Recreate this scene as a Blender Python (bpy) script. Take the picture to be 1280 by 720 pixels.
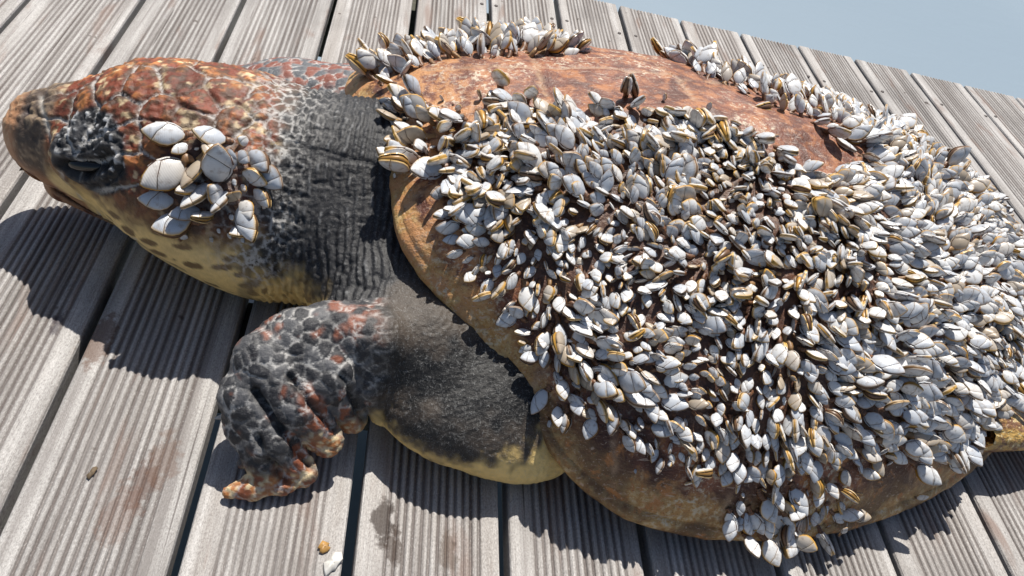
import bpy, math, random
import numpy as np
from mathutils import Vector, Matrix

# ------------------------------------------------------------------ camera, sky, sun, exposure
scene = bpy.context.scene
for o in list(bpy.data.objects):
    bpy.data.objects.remove(o, do_unlink=True)
COL = scene.collection
random.seed(7)
RNG = np.random.default_rng(11)

cam_data = bpy.data.cameras.new('camera')
cam_data.sensor_width = 36.0
cam_data.lens = 1020.0 / 1280.0 * 36.0
cam_data.clip_start = 0.02
cam_data.clip_end = 2000.0
camera = bpy.data.objects.new('camera', cam_data)
COL.objects.link(camera)
CAM_R = (Matrix.Rotation(-0.257217516, 3, 'Z') @ Matrix.Rotation(0.841181964, 3, 'X') @ Matrix.Rotation(0.328607161, 3, 'Z'))
camera.matrix_world = Matrix.Translation((0.546457888, 0.0, 0.695053)) @ CAM_R.to_4x4()
scene.camera = camera
CAM = np.array([0.546457888, 0.0, 0.695053])

SUN_AZ, SUN_EL = math.radians(10.0), math.radians(62.0)      # azimuth from +Y towards +X
world = bpy.data.worlds.new('World')
scene.world = world
world.use_nodes = True
wn = world.node_tree
sky = wn.nodes.new('ShaderNodeTexSky')
sky.sky_type = 'NISHITA'
sky.sun_disc = False
sky.sun_elevation = SUN_EL
sky.sun_rotation = SUN_AZ
sky.air_density = 1.0
sky.dust_density = 1.5
wn.links.new(sky.outputs[0], wn.nodes['Background'].inputs[0])
wn.nodes['Background'].inputs[1].default_value = 0.066
sun_data = bpy.data.lights.new('sun', 'SUN')
sun_data.energy = 5.0
sun_data.angle = math.radians(0.53)
sun_data.color = (1.0, 0.955, 0.88)
sun = bpy.data.objects.new('sun', sun_data)
COL.objects.link(sun)
sdir = Vector((math.sin(SUN_AZ) * math.cos(SUN_EL), math.cos(SUN_AZ) * math.cos(SUN_EL), math.sin(SUN_EL)))
sun.rotation_euler = sdir.to_track_quat('Z', 'Y').to_euler()
sun.location = (2, 3, 4)
scene.view_settings.view_transform = 'Standard'
scene.view_settings.look = 'None'
scene.view_settings.exposure = 0.36
scene.view_settings.gamma = 1.0
scene.cycles.max_bounces = 6
scene.cycles.diffuse_bounces = 3
scene.cycles.glossy_bounces = 2
scene.cycles.transmission_bounces = 1
scene.cycles.caustics_reflective = False
scene.cycles.caustics_refractive = False
scene.view_settings.use_curve_mapping = False

# ------------------------------------------------------------------ helpers
def tag(o, label=None, cat=None, group=None, kind=None):
    if label: o['label'] = label
    if cat: o['category'] = cat
    if group: o['group'] = group
    if kind: o['kind'] = kind
    return o

def empty(name, loc=(0, 0, 0)):
    o = bpy.data.objects.new(name, None)
    o.empty_display_size = 0.02
    o.location = loc
    COL.objects.link(o)
    return o

def link(name, mesh, parent=None):
    o = bpy.data.objects.new(name, mesh)
    COL.objects.link(o)
    if parent is not None: o.parent = parent
    return o

def mesh_np(name, V, F, mat=None, smooth=True):
    """V (n,3), F list of arrays / lists of polygons"""
    me = bpy.data.meshes.new(name)
    V = np.asarray(V, np.float32)
    if isinstance(F, np.ndarray):
        k = F.shape[1]
        me.vertices.add(len(V)); me.vertices.foreach_set('co', V.ravel())
        me.loops.add(F.size); me.loops.foreach_set('vertex_index', F.astype(np.int32).ravel())
        me.polygons.add(len(F))
        me.polygons.foreach_set('loop_start', np.arange(0, F.size, k, dtype=np.int32))
        me.polygons.foreach_set('loop_total', np.full(len(F), k, np.int32))
        me.update(calc_edges=True)
    else:
        me.from_pydata([tuple(map(float, v)) for v in V], [], [tuple(int(i) for i in f) for f in F])
        me.update()
    me.polygons.foreach_set('use_smooth', np.full(len(me.polygons), smooth, bool))
    if mat: me.materials.append(mat)
    return me

def fattr(me, name, vals):
    a = me.attributes.new(name, 'FLOAT', 'POINT')
    a.data.foreach_set('value', np.asarray(vals, np.float32).ravel())

def cattr(me, name, rgb):
    a = me.attributes.new(name, 'FLOAT_COLOR', 'POINT')
    c = np.ones((len(rgb), 4), np.float32); c[:, :3] = rgb
    a.data.foreach_set('color', c.ravel())

def grid_faces(nu, nv, wrap_v=False):
    i, j = np.meshgrid(np.arange(nu - 1), np.arange(nv if wrap_v else nv - 1), indexing='ij')
    i = i.ravel(); j = j.ravel(); j2 = (j + 1) % nv
    return np.stack([i * nv + j, (i + 1) * nv + j, (i + 1) * nv + j2, i * nv + j2], 1)

def sstep(a, b, x):
    t = np.clip((x - a) / (b - a), 0, 1)
    return t * t * (3 - 2 * t)

def _hash(ix, iy, iz, seed):
    h = (ix.astype(np.int64) * 374761393 + iy.astype(np.int64) * 668265263 + iz.astype(np.int64) * 2147483647 + seed * 1274126177) & 0xffffffff
    h = ((h ^ (h >> 13)) * 1274126177) & 0xffffffff
    h = ((h ^ (h >> 16)) * 2246822519) & 0xffffffff
    return ((h ^ (h >> 15)) & 0xffffff) / float(0xffffff)

def vnoise(P, scale, seed=0):
    Q = np.asarray(P, float) * scale
    I = np.floor(Q).astype(np.int64); f = Q - I; f = f * f * (3 - 2 * f)
    r = 0
    for dx in (0, 1):
        for dy in (0, 1):
            for dz in (0, 1):
                w = (f[:, 0] if dx else 1 - f[:, 0]) * (f[:, 1] if dy else 1 - f[:, 1]) * (f[:, 2] if dz else 1 - f[:, 2])
                r = r + w * _hash(I[:, 0] + dx, I[:, 1] + dy, I[:, 2] + dz, seed)
    return r

def fbm(P, scale, seed=0, octaves=4):
    s = 0; a = 1; t = 0
    for k in range(octaves):
        s = s + a * vnoise(P, scale * 2 ** k, seed + 17 * k); t += a; a *= 0.5
    return s / t

def worley(P, size, seed=0, jitter=0.9):
    """F1, F2, id of a jittered lattice"""
    Q = np.asarray(P, float) / size
    I = np.floor(Q).astype(np.int64)
    f1 = np.full(len(Q), 9.0); f2 = f1.copy(); cid = np.zeros(len(Q))
    for dx in (-1, 0, 1):
        for dy in (-1, 0, 1):
            for dz in (-1, 0, 1):
                c = I + np.array([dx, dy, dz])
                s = np.stack([_hash(c[:, 0], c[:, 1], c[:, 2], seed + k) for k in range(3)], 1)
                d = np.linalg.norm(c + 0.5 + (s - 0.5) * jitter - Q, axis=1)
                hid = _hash(c[:, 0], c[:, 1], c[:, 2], seed + 9)
                near = d < f1
                f2 = np.where(near, f1, np.minimum(f2, d)); cid = np.where(near, hid, cid); f1 = np.where(near, d, f1)
    return f1 * size, f2 * size, cid

def worley_sites(P, S):
    f1 = np.full(len(P), 9.0); f2 = f1.copy(); cid = np.zeros(len(P), int)
    for k, s in enumerate(S):
        d = np.linalg.norm(P - s, axis=1)
        near = d < f1
        f2 = np.where(near, f1, np.minimum(f2, d)); cid = np.where(near, k, cid); f1 = np.where(near, d, f1)
    return f1, f2, cid

def seg_dist(P, line):
    best = np.full(len(P), 9.0)
    for a, b in zip(line[:-1], line[1:]):
        a = np.array(a); b = np.array(b); ab = b - a
        t = np.clip(((P - a) @ ab) / max(1e-12, ab @ ab), 0, 1)
        best = np.minimum(best, np.linalg.norm(P - a - t[:, None] * ab, axis=1))
    return best

def mixc(a, b, t):
    return np.asarray(a) * (1 - t[:, None]) + np.asarray(b) * t[:, None]

# ------------------------------------------------------------------ node material helper
class NT:
    def __init__(self, name):
        self.m = bpy.data.materials.new(name)
        self.m.use_nodes = True
        self.t = self.m.node_tree
        self.bsdf = self.t.nodes['Principled BSDF']
    def n(self, kind, **kw):
        nd = self.t.nodes.new('ShaderNode' + kind)
        for k, v in kw.items():
            if k.startswith('i_'):
                key = k[2:]
                key = int(key) if key.isdigit() else key.replace('_', ' ')
                self.put(nd.inputs[key], v)
            else:
                setattr(nd, k, v)
        return nd
    def put(self, sock, v):
        if hasattr(v, 'is_output') or isinstance(v, bpy.types.NodeSocket):
            self.t.links.new(v, sock)
        else:
            sock.default_value = v
    def math(self, op, a, b=0.0, c=0.0, clamp=False):
        nd = self.t.nodes.new('ShaderNodeMath'); nd.operation = op; nd.use_clamp = clamp
        self.put(nd.inputs[0], a); self.put(nd.inputs[1], b); self.put(nd.inputs[2], c)
        return nd.outputs[0]
    def mix(self, f, a, b, blend='MIX'):
        nd = self.t.nodes.new('ShaderNodeMix'); nd.data_type = 'RGBA'; nd.blend_type = blend
        self.put(nd.inputs[0], f)
        self.put(nd.inputs[6], a if not isinstance(a, tuple) else (*a, 1) if len(a) == 3 else a)
        self.put(nd.inputs[7], b if not isinstance(b, tuple) else (*b, 1) if len(b) == 3 else b)
        return nd.outputs[2]
    def ramp(self, f, a, b):
        nd = self.t.nodes.new('ShaderNodeMapRange'); nd.interpolation_type = 'SMOOTHSTEP'
        self.put(nd.inputs[0], f); nd.inputs[1].default_value = a; nd.inputs[2].default_value = b
        return nd.outputs[0]
    def noise(self, vec, scale, detail=3.0, rough=0.55, dist=0.0):
        nd = self.t.nodes.new('ShaderNodeTexNoise')
        self.put(nd.inputs['Vector'], vec); nd.inputs['Scale'].default_value = scale
        nd.inputs['Detail'].default_value = detail; nd.inputs['Roughness'].default_value = rough
        nd.inputs['Distortion'].default_value = dist
        return nd.outputs[0]
    def vscale(self, vec, s):
        nd = self.t.nodes.new('ShaderNodeVectorMath'); nd.operation = 'MULTIPLY'
        self.put(nd.inputs[0], vec); nd.inputs[1].default_value = s
        return nd.outputs[0]
    def vadd(self, a, b):
        nd = self.t.nodes.new('ShaderNodeVectorMath'); nd.operation = 'ADD'
        self.put(nd.inputs[0], a); self.put(nd.inputs[1], b)
        return nd.outputs[0]
    def attr(self, name):
        return self.n('Attribute', attribute_name=name)
    def bump(self, h, strength, dist, prev=None):
        nd = self.t.nodes.new('ShaderNodeBump')
        nd.inputs['Strength'].default_value = strength; nd.inputs['Distance'].default_value = dist
        self.put(nd.inputs['Height'], h)
        if prev is not None: self.put(nd.inputs['Normal'], prev)
        return nd.outputs[0]
    def out(self, **kw):
        for k, v in kw.items():
            s = self.bsdf.inputs[k.replace('_', ' ')]
            if isinstance(v, tuple) and len(v) == 3 and s.type == 'RGBA': v = (*v, 1)
            self.put(s, v)
        return self.m

# ------------------------------------------------------------------ materials of the setting
def mat_wood():
    t = NT('weathered_wood')
    obj = t.n('TexCoord').outputs['Object']
    rnd = t.n('ObjectInfo').outputs['Random']
    off = t.n('CombineXYZ', i_0=t.math('MULTIPLY', rnd, 7.0), i_1=t.math('MULTIPLY', rnd, 31.0), i_2=0.0).outputs[0]
    p = t.vadd(obj, off)
    streak = t.noise(t.vscale(p, (55, 2.2, 10)), 1.0, 4, 0.6)
    grain = t.noise(t.vscale(p, (520, 6, 60)), 1.0, 4, 0.7, 0.3)
    speck = t.noise(t.vscale(p, (420, 240, 300)), 1.0, 3, 0.7)
    cloud = t.noise(p, 7.0, 3, 0.55)
    tint = t.mix(t.ramp(rnd, 0.0, 1.0), (0.335, 0.305, 0.28), (0.25, 0.243, 0.237))
    c = t.mix(t.ramp(streak, 0.25, 0.75), tint, (0.58, 0.56, 0.54))
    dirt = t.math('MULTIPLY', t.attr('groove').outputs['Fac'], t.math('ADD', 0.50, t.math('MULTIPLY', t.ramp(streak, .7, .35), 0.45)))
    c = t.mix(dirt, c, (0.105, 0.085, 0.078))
    c = t.mix(t.math('MULTIPLY', t.ramp(grain, 0.50, 0.74), 0.62), c, (0.17, 0.15, 0.14))
    c = t.mix(t.math('MULTIPLY', t.ramp(speck, 0.48, 0.72), 0.42), c, (0.22, 0.20, 0.19))
    rough_ = t.noise(t.vscale(p, (900, 380, 500)), 1.0, 3, 0.75)
    c = t.mix(t.math('MULTIPLY', t.ramp(rough_, 0.46, 0.66), 0.5), c, (0.16, 0.145, 0.135))
    c = t.mix(t.math('MULTIPLY', t.ramp(rough_, 0.46, 0.30), 0.35), c, (0.70, 0.685, 0.66))
    band = t.noise(t.vscale(p, (90, 1.2, 10)), 1.0, 3, 0.6)
    c = t.mix(t.math('MULTIPLY', t.ramp(band, 0.52, 0.70), 0.5), c, (0.17, 0.15, 0.14))
    # brown tannin stains and a few dark splits
    stain = t.noise(t.vscale(p, (26, 5, 10)), 1.0, 3, 0.6, 0.4)
    c = t.mix(t.math('MULTIPLY', t.ramp(stain, 0.56, 0.72), 0.62), c, (0.22, 0.145, 0.115))
    c = t.mix(t.math('MULTIPLY', t.ramp(cloud, 0.48, 0.72), 0.45), c, (0.20, 0.185, 0.175))
    spot = t.noise(p, 34.0, 2, 0.5)
    c = t.mix(t.math('MULTIPLY', t.ramp(spot, 0.70, 0.76), 0.75), c, (0.085, 0.065, 0.055))
    crack = t.noise(t.vscale(p, (150, 2.4, 20)), 1.0, 2, 0.5, 0.2)
    c = t.mix(t.math('MULTIPLY', t.ramp(crack, 0.70, 0.76), 0.8), c, (0.07, 0.055, 0.05))
    # dried spills left around the animal
    wp = t.n('NewGeometry').outputs['Position']
    for (sx, sy, _z), rad, amt, sc in (((0.6070, 0.4047, 0.0000), .016, .8, (0.045, 0.032, 0.026)), ((0.6193, 0.3798, -0.0000), .012, .7, (0.06, 0.04, 0.03)), ((0.3019, 0.5781, 0.0000), .024, .65, (0.13, 0.07, 0.045)), ((0.3893, 0.4196, -0.0000), .018, .6, (0.10, 0.05, 0.035)), ((0.3792, 0.3893, 0.0000), .022, .4, (0.16, 0.09, 0.065)), ((0.4010, 0.4460, 0.0000), .02, .45, (0.15, 0.09, 0.065)), ((0.2580, 0.5954, 0.0000), .010, .7, (0.05, 0.04, 0.05)), ((0.6701, 0.3800, 0.0000), .014, .5, (0.10, 0.07, 0.05))):
        dd = t.n('VectorMath', operation='DISTANCE')
        t.put(dd.inputs[0], t.vscale(wp, (1.0, 0.42, 1.0))); dd.inputs[1].default_value = (sx, sy * 0.42, 0)
        k = t.math('ADD', dd.outputs['Value'], t.math('MULTIPLY', t.math('SUBTRACT', t.noise(wp, 70, 4, .65), 0.5), rad * 1.6))
        c = t.mix(t.math('MULTIPLY', t.ramp(k, rad * .75, rad * .45), amt), c, sc)
    h = t.math('ADD', t.math('MULTIPLY', grain, -1.0), t.math('MULTIPLY', crack, -0.4))
    b = t.bump(h, 0.7, 0.0016)
    b = t.bump(rough_, 0.6, 0.0012, b)
    b = t.bump(speck, 0.5, 0.0008, b)
    return t.out(Base_Color=c, Roughness=0.82, Specular_IOR_Level=0.25, Normal=b)

def mat_under():
    t = NT('dark_joist_wood')
    p = t.n('TexCoord').outputs['Object']
    g = t.noise(t.vscale(p, (8, 120, 120)), 1.0, 4)
    return t.out(Base_Color=t.mix(t.ramp(g, .3, .7), (0.045, 0.05, 0.035), (0.09, 0.085, 0.065)), Roughness=0.9)

def mat_water():
    t = NT('harbour_water')
    p = t.n('TexCoord').outputs['Object']
    c = t.mix(t.ramp(t.noise(p, 0.35, 2), .3, .7), (0.23, 0.285, 0.33), (0.26, 0.315, 0.36))
    b = t.bump(t.noise(t.vscale(p, (5, 9, 1)), 1.0, 3, 0.5, 0.6), 0.12, 0.02)
    return t.out(Base_Color=c, Roughness=0.12, IOR=1.333, Normal=b)

M_WOOD, M_UNDER, M_WATER = mat_wood(), mat_under(), mat_water()

def simple(name, col, rough=0.6, spec=0.5):
    t = NT(name)
    p = t.n('TexCoord').outputs['Object']
    k = t.noise(p, 90, 3)
    return t.out(Base_Color=t.mix(t.ramp(k, .3, .7), tuple(c * 0.72 for c in col), tuple(min(1, c * 1.2) for c in col)), Roughness=rough, Specular_IOR_Level=spec)

# ------------------------------------------------------------------ setting: water and boardwalk
water = link('water', mesh_np('water', [(-600, -600, -0.62), (600, -600, -0.62), (600, 600, -0.62), (-600, 600, -0.62)], [(0, 1, 2, 3)], M_WATER, False))
tag(water, 'calm grey blue water beside the wooden dock', 'water', kind='structure')

PITCH, EDGE_Y, NEAR_Y = 0.145, 1.706, -0.9
dock = empty('dock')
tag(dock, 'weathered grey dock of grooved timber planks beside the water', 'dock', kind='structure')

def plank_mesh(seed):
    r = random.Random(seed)
    w = PITCH - r.uniform(0.0075, 0.0105)
    ng = r.choice([11, 12, 12, 13])
    ml, mr = r.uniform(0.016, 0.026), r.uniform(0.014, 0.023)
    per = (w - ml - mr) / ng
    gw = per * 0.50
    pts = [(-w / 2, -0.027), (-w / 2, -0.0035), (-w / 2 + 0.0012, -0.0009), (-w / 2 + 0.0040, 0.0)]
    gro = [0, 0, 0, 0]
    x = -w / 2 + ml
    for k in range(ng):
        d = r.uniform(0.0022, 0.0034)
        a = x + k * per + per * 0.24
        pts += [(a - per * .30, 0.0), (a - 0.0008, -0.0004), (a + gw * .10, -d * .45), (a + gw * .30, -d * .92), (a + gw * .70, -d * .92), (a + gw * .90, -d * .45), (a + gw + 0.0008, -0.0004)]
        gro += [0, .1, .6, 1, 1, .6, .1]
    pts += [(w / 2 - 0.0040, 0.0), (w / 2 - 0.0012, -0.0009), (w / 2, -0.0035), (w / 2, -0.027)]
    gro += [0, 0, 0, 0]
    pts = np.array(pts); gro = np.array(gro)
    ys = np.linspace(NEAR_Y, EDGE_Y + r.uniform(-0.006, 0.006), 72)
    n = len(pts)
    V = np.zeros((len(ys), n, 3))
    V[:, :, 0] = pts[:, 0]; V[:, :, 2] = pts[:, 1]; V[:, :, 1] = ys[:, None]
    F = V.reshape(-1, 3)
    nz = vnoise(F * np.array([260, 6, 40]), 1.0, seed) - 0.5
    nz2 = vnoise(F * np.array([30, 3, 10]), 1.0, seed + 5) - 0.5
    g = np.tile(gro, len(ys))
    F[:, 0] += nz * 0.0004
    wear = sstep(0.02, 0.34, vnoise(F * np.array([12, 2.2, 5]), 1.0, seed + 8) - 0.42)
    F[:, 2] = np.where(g > 0, F[:, 2] * (1 - 0.55 * wear), F[:, 2]) + np.where(F[:, 2] > -0.02, nz * 0.0006 + nz2 * 0.0009, 0)
    F[:, 2] += (F[:, 0]) * r.uniform(-0.012, 0.012)
    faces = [tuple(q) for q in grid_faces(len(ys), n)[:, ::-1]]
    faces.append(tuple(range(n)))                                  # near end grain
    faces.append(tuple((len(ys) - 1) * n + k for k in range(n))[::-1])
    # underside
    last = len(ys) - 1
    faces.append((0, n - 1, last * n + n - 1, last * n)[::-1])
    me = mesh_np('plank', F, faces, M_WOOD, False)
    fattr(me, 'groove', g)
    return me

M_SCREW = simple('rusty_screw', (0.07, 0.055, 0.05), 0.6)
def screw_mesh():
    V = [(0, 0, 0.0004)]; F = []
    for k in range(10):
        a = k * math.tau / 10
        V.append((0.0034 * math.cos(a), 0.0034 * math.sin(a), 0.0009))
    for k in range(10):
        a = k * math.tau / 10
        V.append((0.0042 * math.cos(a), 0.0042 * math.sin(a), -0.002))
    for k in range(10):
        F += [(0, 1 + k, 1 + (k + 1) % 10), (1 + k, 11 + k, 11 + (k + 1) % 10, 1 + (k + 1) % 10)]
    return mesh_np('screw', V, F, M_SCREW)
SCREW = screw_mesh()
JOIST_Y = (-0.55, 0.06, 0.66, 1.24, 1.56)
for k in range(-6, 22):
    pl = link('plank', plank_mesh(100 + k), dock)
    pl.location = ((k + 0.5) * PITCH, 0, random.uniform(-0.0012, 0.0012))
    for yy in (1.56,):
        for sx in (-0.055, 0.055):
            s = link('screw', SCREW, pl)
            s.location = (sx + random.uniform(-.004, .004), yy + random.uniform(-.008, .008), 0.0004)
for jy in JOIST_Y:
    V = [(-0.9 + 4.1 * i, jy - 0.03 + 0.06 * j, -0.031 - 0.14 * k) for i in (0, 1) for j in (0, 1) for k in (0, 1)]
    link('joist', mesh_np('joist', V, [(0, 1, 3, 2), (4, 6, 7, 5), (0, 4, 5, 1), (2, 3, 7, 6), (0, 2, 6, 4), (1, 5, 7, 3)], M_UNDER, False), dock)

# ------------------------------------------------------------------ turtle: carapace shape
CO = np.array([0.5604, 0.7571]); CA = math.radians(6)
CE = np.array([math.cos(CA), math.sin(CA)]); CN = np.array([-CE[1], CE[0]])
UC = 0.4326
_near = np.array([(0.5719, 0.7127, 0.1860), (0.5784, 0.6672, 0.1800), (0.5897, 0.6224, 0.1720), (0.6106, 0.5932, 0.1600), (0.6398, 0.5778, 0.1460), (0.6746, 0.5584, 0.1300), (0.7114, 0.5265, 0.1080), (0.7430, 0.4891, 0.0860), (0.7751, 0.4522, 0.0660), (0.8078, 0.4334, 0.0540), (0.8414, 0.4192, 0.0460), (0.8998, 0.4106, 0.0420), (0.9534, 0.4133, 0.0380), (1.0321, 0.4287, 0.0320), (1.1411, 0.4610, 0.0280), (1.2237, 0.4992, 0.0280), (1.2917, 0.5380, 0.0300), (1.3505, 0.5819, 0.0320), (1.4116, 0.6488, 0.0360)])
_near = np.stack([(_near[:, :2] - CO) @ CE, (_near[:, :2] - CO) @ CN, _near[:, 2]], 1)
RIM = np.vstack([_near, np.array([(0.973, 0.010, 0.046), (0.994, 0.072, 0.041), (0.958, 0.165, 0.036), (0.865, 0.258, 0.031), (0.752, 0.319, 0.031), (0.639, 0.355, 0.031), (0.515, 0.381, 0.036), (0.371, 0.397, 0.046), (0.278, 0.391, 0.061), (0.185, 0.366, 0.082), (0.113, 0.330, 0.113), (0.051, 0.278, 0.134), (-0.005, 0.222, 0.149), (-0.036, 0.170, 0.163), (-0.041, 0.124, 0.171), (-0.021, 0.062, 0.183)])])
_ph = np.arctan2(RIM[:, 1], RIM[:, 0] - UC); _o = np.argsort(_ph); _ph = _ph[_o]
_R = np.hypot(RIM[:, 0] - UC, RIM[:, 1])[_o]; _Z = RIM[_o, 2]
_fine = np.linspace(-math.pi, math.pi, 721)
def _per(v):
    f = np.interp(_fine, np.concatenate([_ph - math.tau, _ph, _ph + math.tau]), np.tile(v, 3))
    k = np.hanning(23)[1:-1]; k /= k.sum()
    return np.convolve(np.concatenate([f[-21:-1], f, f[1:21]]), k, 'same')[20:-20]
_RF, _ZF = _per(_R), _per(_Z)
ZC = 0.2696
def cara_R(phi): return np.interp((phi + math.pi) % math.tau - math.pi, _fine, _RF)
def cara_zr(phi): return np.interp((phi + math.pi) % math.tau - math.pi, _fine, _ZF)
def cara_local(u, v):
    """height of the shell over local (u, v)"""
    phi = np.arctan2(v, u - UC); R = cara_R(phi)
    rho = np.clip(np.hypot(u - UC, v) / R, 0, 1)
    zr = cara_zr(phi)
    z = zr + (ZC - zr) * np.clip(1 - rho ** 2.2, 0, 1) ** 0.75
    z = z + 0.006 * np.exp(-(v / 0.03) ** 2) * (1 - rho ** 2)
    return z, rho
def cara_world(u, v, z):
    xy = CO + u[..., None] * CE + v[..., None] * CN
    return np.concatenate([xy, z[..., None]], -1)
def cara_point(u, v):
    u = np.atleast_1d(np.asarray(u, float)); v = np.atleast_1d(np.asarray(v, float))
    z, rho = cara_local(u, v)
    P = cara_world(u, v, z)
    e = 0.004
    zu = (cara_local(u + e, v)[0] - cara_local(u - e, v)[0]) / (2 * e)
    zv = (cara_local(u, v + e)[0] - cara_local(u, v - e)[0]) / (2 * e)
    nl = np.stack([-zu, -zv, np.ones_like(zu)], -1); nl /= np.linalg.norm(nl, axis=-1, keepdims=True)
    N = np.concatenate([nl[..., :1] * CE + nl[..., 1:2] * CN, nl[..., 2:]], -1)
    return P, N, rho

# ---- zones of growth on the shell, in shell coordinates (along, across)
MAIN = [(0.1036, 0.0170), (0.0771, -0.0301), (0.0572, -0.0601), (0.0582, -0.0994), (0.0709, -0.1269), (0.0687, -0.1601), (0.0892, -0.1793), (0.1228, -0.2013), (0.1445, -0.2234), (0.1508, -0.2473), (0.1673, -0.2780), (0.1827, -0.2947), (0.2100, -0.3084), (0.2444, -0.3282), (0.2917, -0.3451), (0.3412, -0.3514), (0.3947, -0.3419), (0.4407, -0.3387), (0.5021, -0.3285), (0.5786, -0.3141), (0.6554, -0.2958), (0.7000, -0.2721),
    (0.865, -0.115), (0.915, -0.050), (0.963, 0.021), (0.973, 0.082), (0.937, 0.165), (0.845, 0.247), (0.742, 0.299), (0.618, 0.309), (0.5548, -0.0238), (0.5100, -0.0594), (0.4739, -0.0818), (0.4397, -0.0746), (0.4138, -0.0466), (0.3862, -0.0210), (0.3497, -0.0089), (0.3105, -0.0110), (0.2650, -0.0063), (0.2409, 0.0008), (0.2128, -0.0379), (0.1733, -0.0248), (0.1415, -0.0050), (0.1214, 0.0235)]
FRONT = [(0.0109, 0.0375), (0.0278, 0.0413), (0.0473, 0.0182), (0.0618, -0.0163), (0.0562, -0.0456), (0.0359, -0.0628), (0.0154, -0.0606), (0.0098, -0.0209)]
FARSHOULDER = [(-0.0033, 0.0715), (0.0135, 0.1095), (0.0408, 0.1164), (0.0791, 0.1324), (0.1462, 0.1369), (0.2344, 0.1521), (0.185, 0.268), (0.113, 0.268), (0.052, 0.227), (0.000, 0.185), (-0.021, 0.154)]
FARRIDGE = [(0.3822, 0.1172), (0.4265, 0.0777), (0.4679, 0.0348), (0.4989, -0.0022), (0.5439, -0.0200), (0.639, 0.309), (0.515, 0.288), (0.45, 0.285), (0.40, 0.27)]
LOWRIM = [(0.3550, -0.3650), (0.4020, -0.3603), (0.4412, -0.3624), (0.4916, -0.3666), (0.4961, -0.3687), (0.4225, -0.3777), (0.3578, -0.3812)]

def inside(poly, u, v):
    poly = np.array(poly); x0, y0 = poly.T; x1, y1 = np.roll(poly, -1, 0).T
    c = ((y0[None] > v[:, None]) != (y1[None] > v[:, None])) & (u[:, None] < (x1 - x0)[None] * (v[:, None] - y0[None]) / np.where(y1 == y0, 1e-9, y1 - y0)[None] + x0[None])
    return c.sum(1) % 2 == 1
def edge_dist(poly, u, v):
    P = np.stack([u, v, 0 * u], 1); L = [np.array([a, b, 0]) for a, b in poly]
    return seg_dist(P, L + L[:1])

def mat_carapace():
    t = NT('carapace_horn')
    p = t.n('TexCoord').outputs['Object']
    rim = t.attr('rim').outputs['Fac']
    front = t.attr('front').outputs['Fac']
    n1 = t.noise(p, 14, 4, 0.6, 0.5)
    n2 = t.noise(p, 46, 4, 0.65, 0.3)
    n3 = t.noise(p, 160, 3, 0.7)
    n4 = t.noise(p, 420, 2, 0.6)
    c = t.mix(t.ramp(n1, .35, .65), (0.115, 0.036, 0.019), (0.27, 0.095, 0.052))
    c = t.mix(t.ramp(n2, .45, .68), c, (0.37, 0.15, 0.06))
    c = t.mix(t.math('MULTIPLY', t.ramp(n2, .58, .30), 0.6), c, (0.06, 0.026, 0.018))
    # amber rim, worn orange front
    am = t.mix(t.ramp(n3, .35, .65), (0.42, 0.22, 0.065), (0.60, 0.42, 0.18))
    c = t.mix(t.math('MULTIPLY', t.ramp(t.math('ADD', rim, t.math('MULTIPLY', t.math('SUBTRACT', n2, 0.5), 0.10)), 0.950, 0.992), 0.9), c, am)
    c = t.mix(t.math('MULTIPLY', front, t.ramp(n2, .40, .58)), c, (0.47, 0.23, 0.095))
    # pale crusts and scabs
    crust = t.math('MULTIPLY', t.ramp(n1, .50, .62), t.ramp(n3, .50, .64))
    flank = t.attr('flank').outputs['Fac']
    c = t.mix(t.math('MULTIPLY', flank, t.math('MULTIPLY', t.ramp(n1, .62, .40), .75)), c, (0.065, 0.026, 0.015))
    c = t.mix(t.math('MULTIPLY', t.math('MULTIPLY', flank, t.ramp(n2, .56, .66)), .9), c, (0.42, 0.17, 0.05))
    c = t.mix(t.math('MULTIPLY', crust, 0.85), c, (0.58, 0.50, 0.38))
    scr = t.noise(t.vscale(p, (60, 420, 260)), 1.0, 3, 0.6, 0.6)
    c = t.mix(t.math('MULTIPLY', t.ramp(scr, .60, .70), 0.55), c, (0.56, 0.44, 0.36))
    c = t.mix(t.math('MULTIPLY', t.attr('seam').outputs['Fac'], 0.7), c, (0.40, 0.26, 0.16))
    c = t.mix(t.math('MULTIPLY', t.ramp(n4, .62, .72), 0.45), c, (0.60, 0.50, 0.40))
    mat_ = t.attr('mat').outputs['Fac']
    c = t.mix(t.math('MULTIPLY', mat_, .85), c, t.mix(t.ramp(n3, .35, .65), (0.030, 0.016, 0.011), (0.10, 0.045, 0.025)))
    c = t.mix(t.math('MULTIPLY', t.ramp(n4, .40, .28), 0.5), c, (0.035, 0.02, 0.014))
    b = t.bump(n2, 0.5, 0.004)
    b = t.bump(n3, 0.6, 0.0025, b)
    b = t.bump(n4, 0.5, 0.001, b)
    r = t.math('ADD', 0.30, t.math('MULTIPLY', n3, 0.45))
    return t.out(Base_Color=c, Roughness=r, Specular_IOR_Level=0.45, Normal=b)
M_CARA = mat_carapace()

turtle = empty('sea_turtle', (0.57, 0.76, 0.0))
tag(turtle, 'large sea turtle lying on the planks, its shell crusted with goose barnacles', 'turtle')
turtle.parent = None
TURTLE_INV = Matrix.Translation((-0.57, -0.76, 0.0))
def part(name, me, parent=turtle):
    o = link(name, me, parent)
    o.matrix_parent_inverse = TURTLE_INV if parent is turtle else Matrix.Identity(4)
    return o

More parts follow.
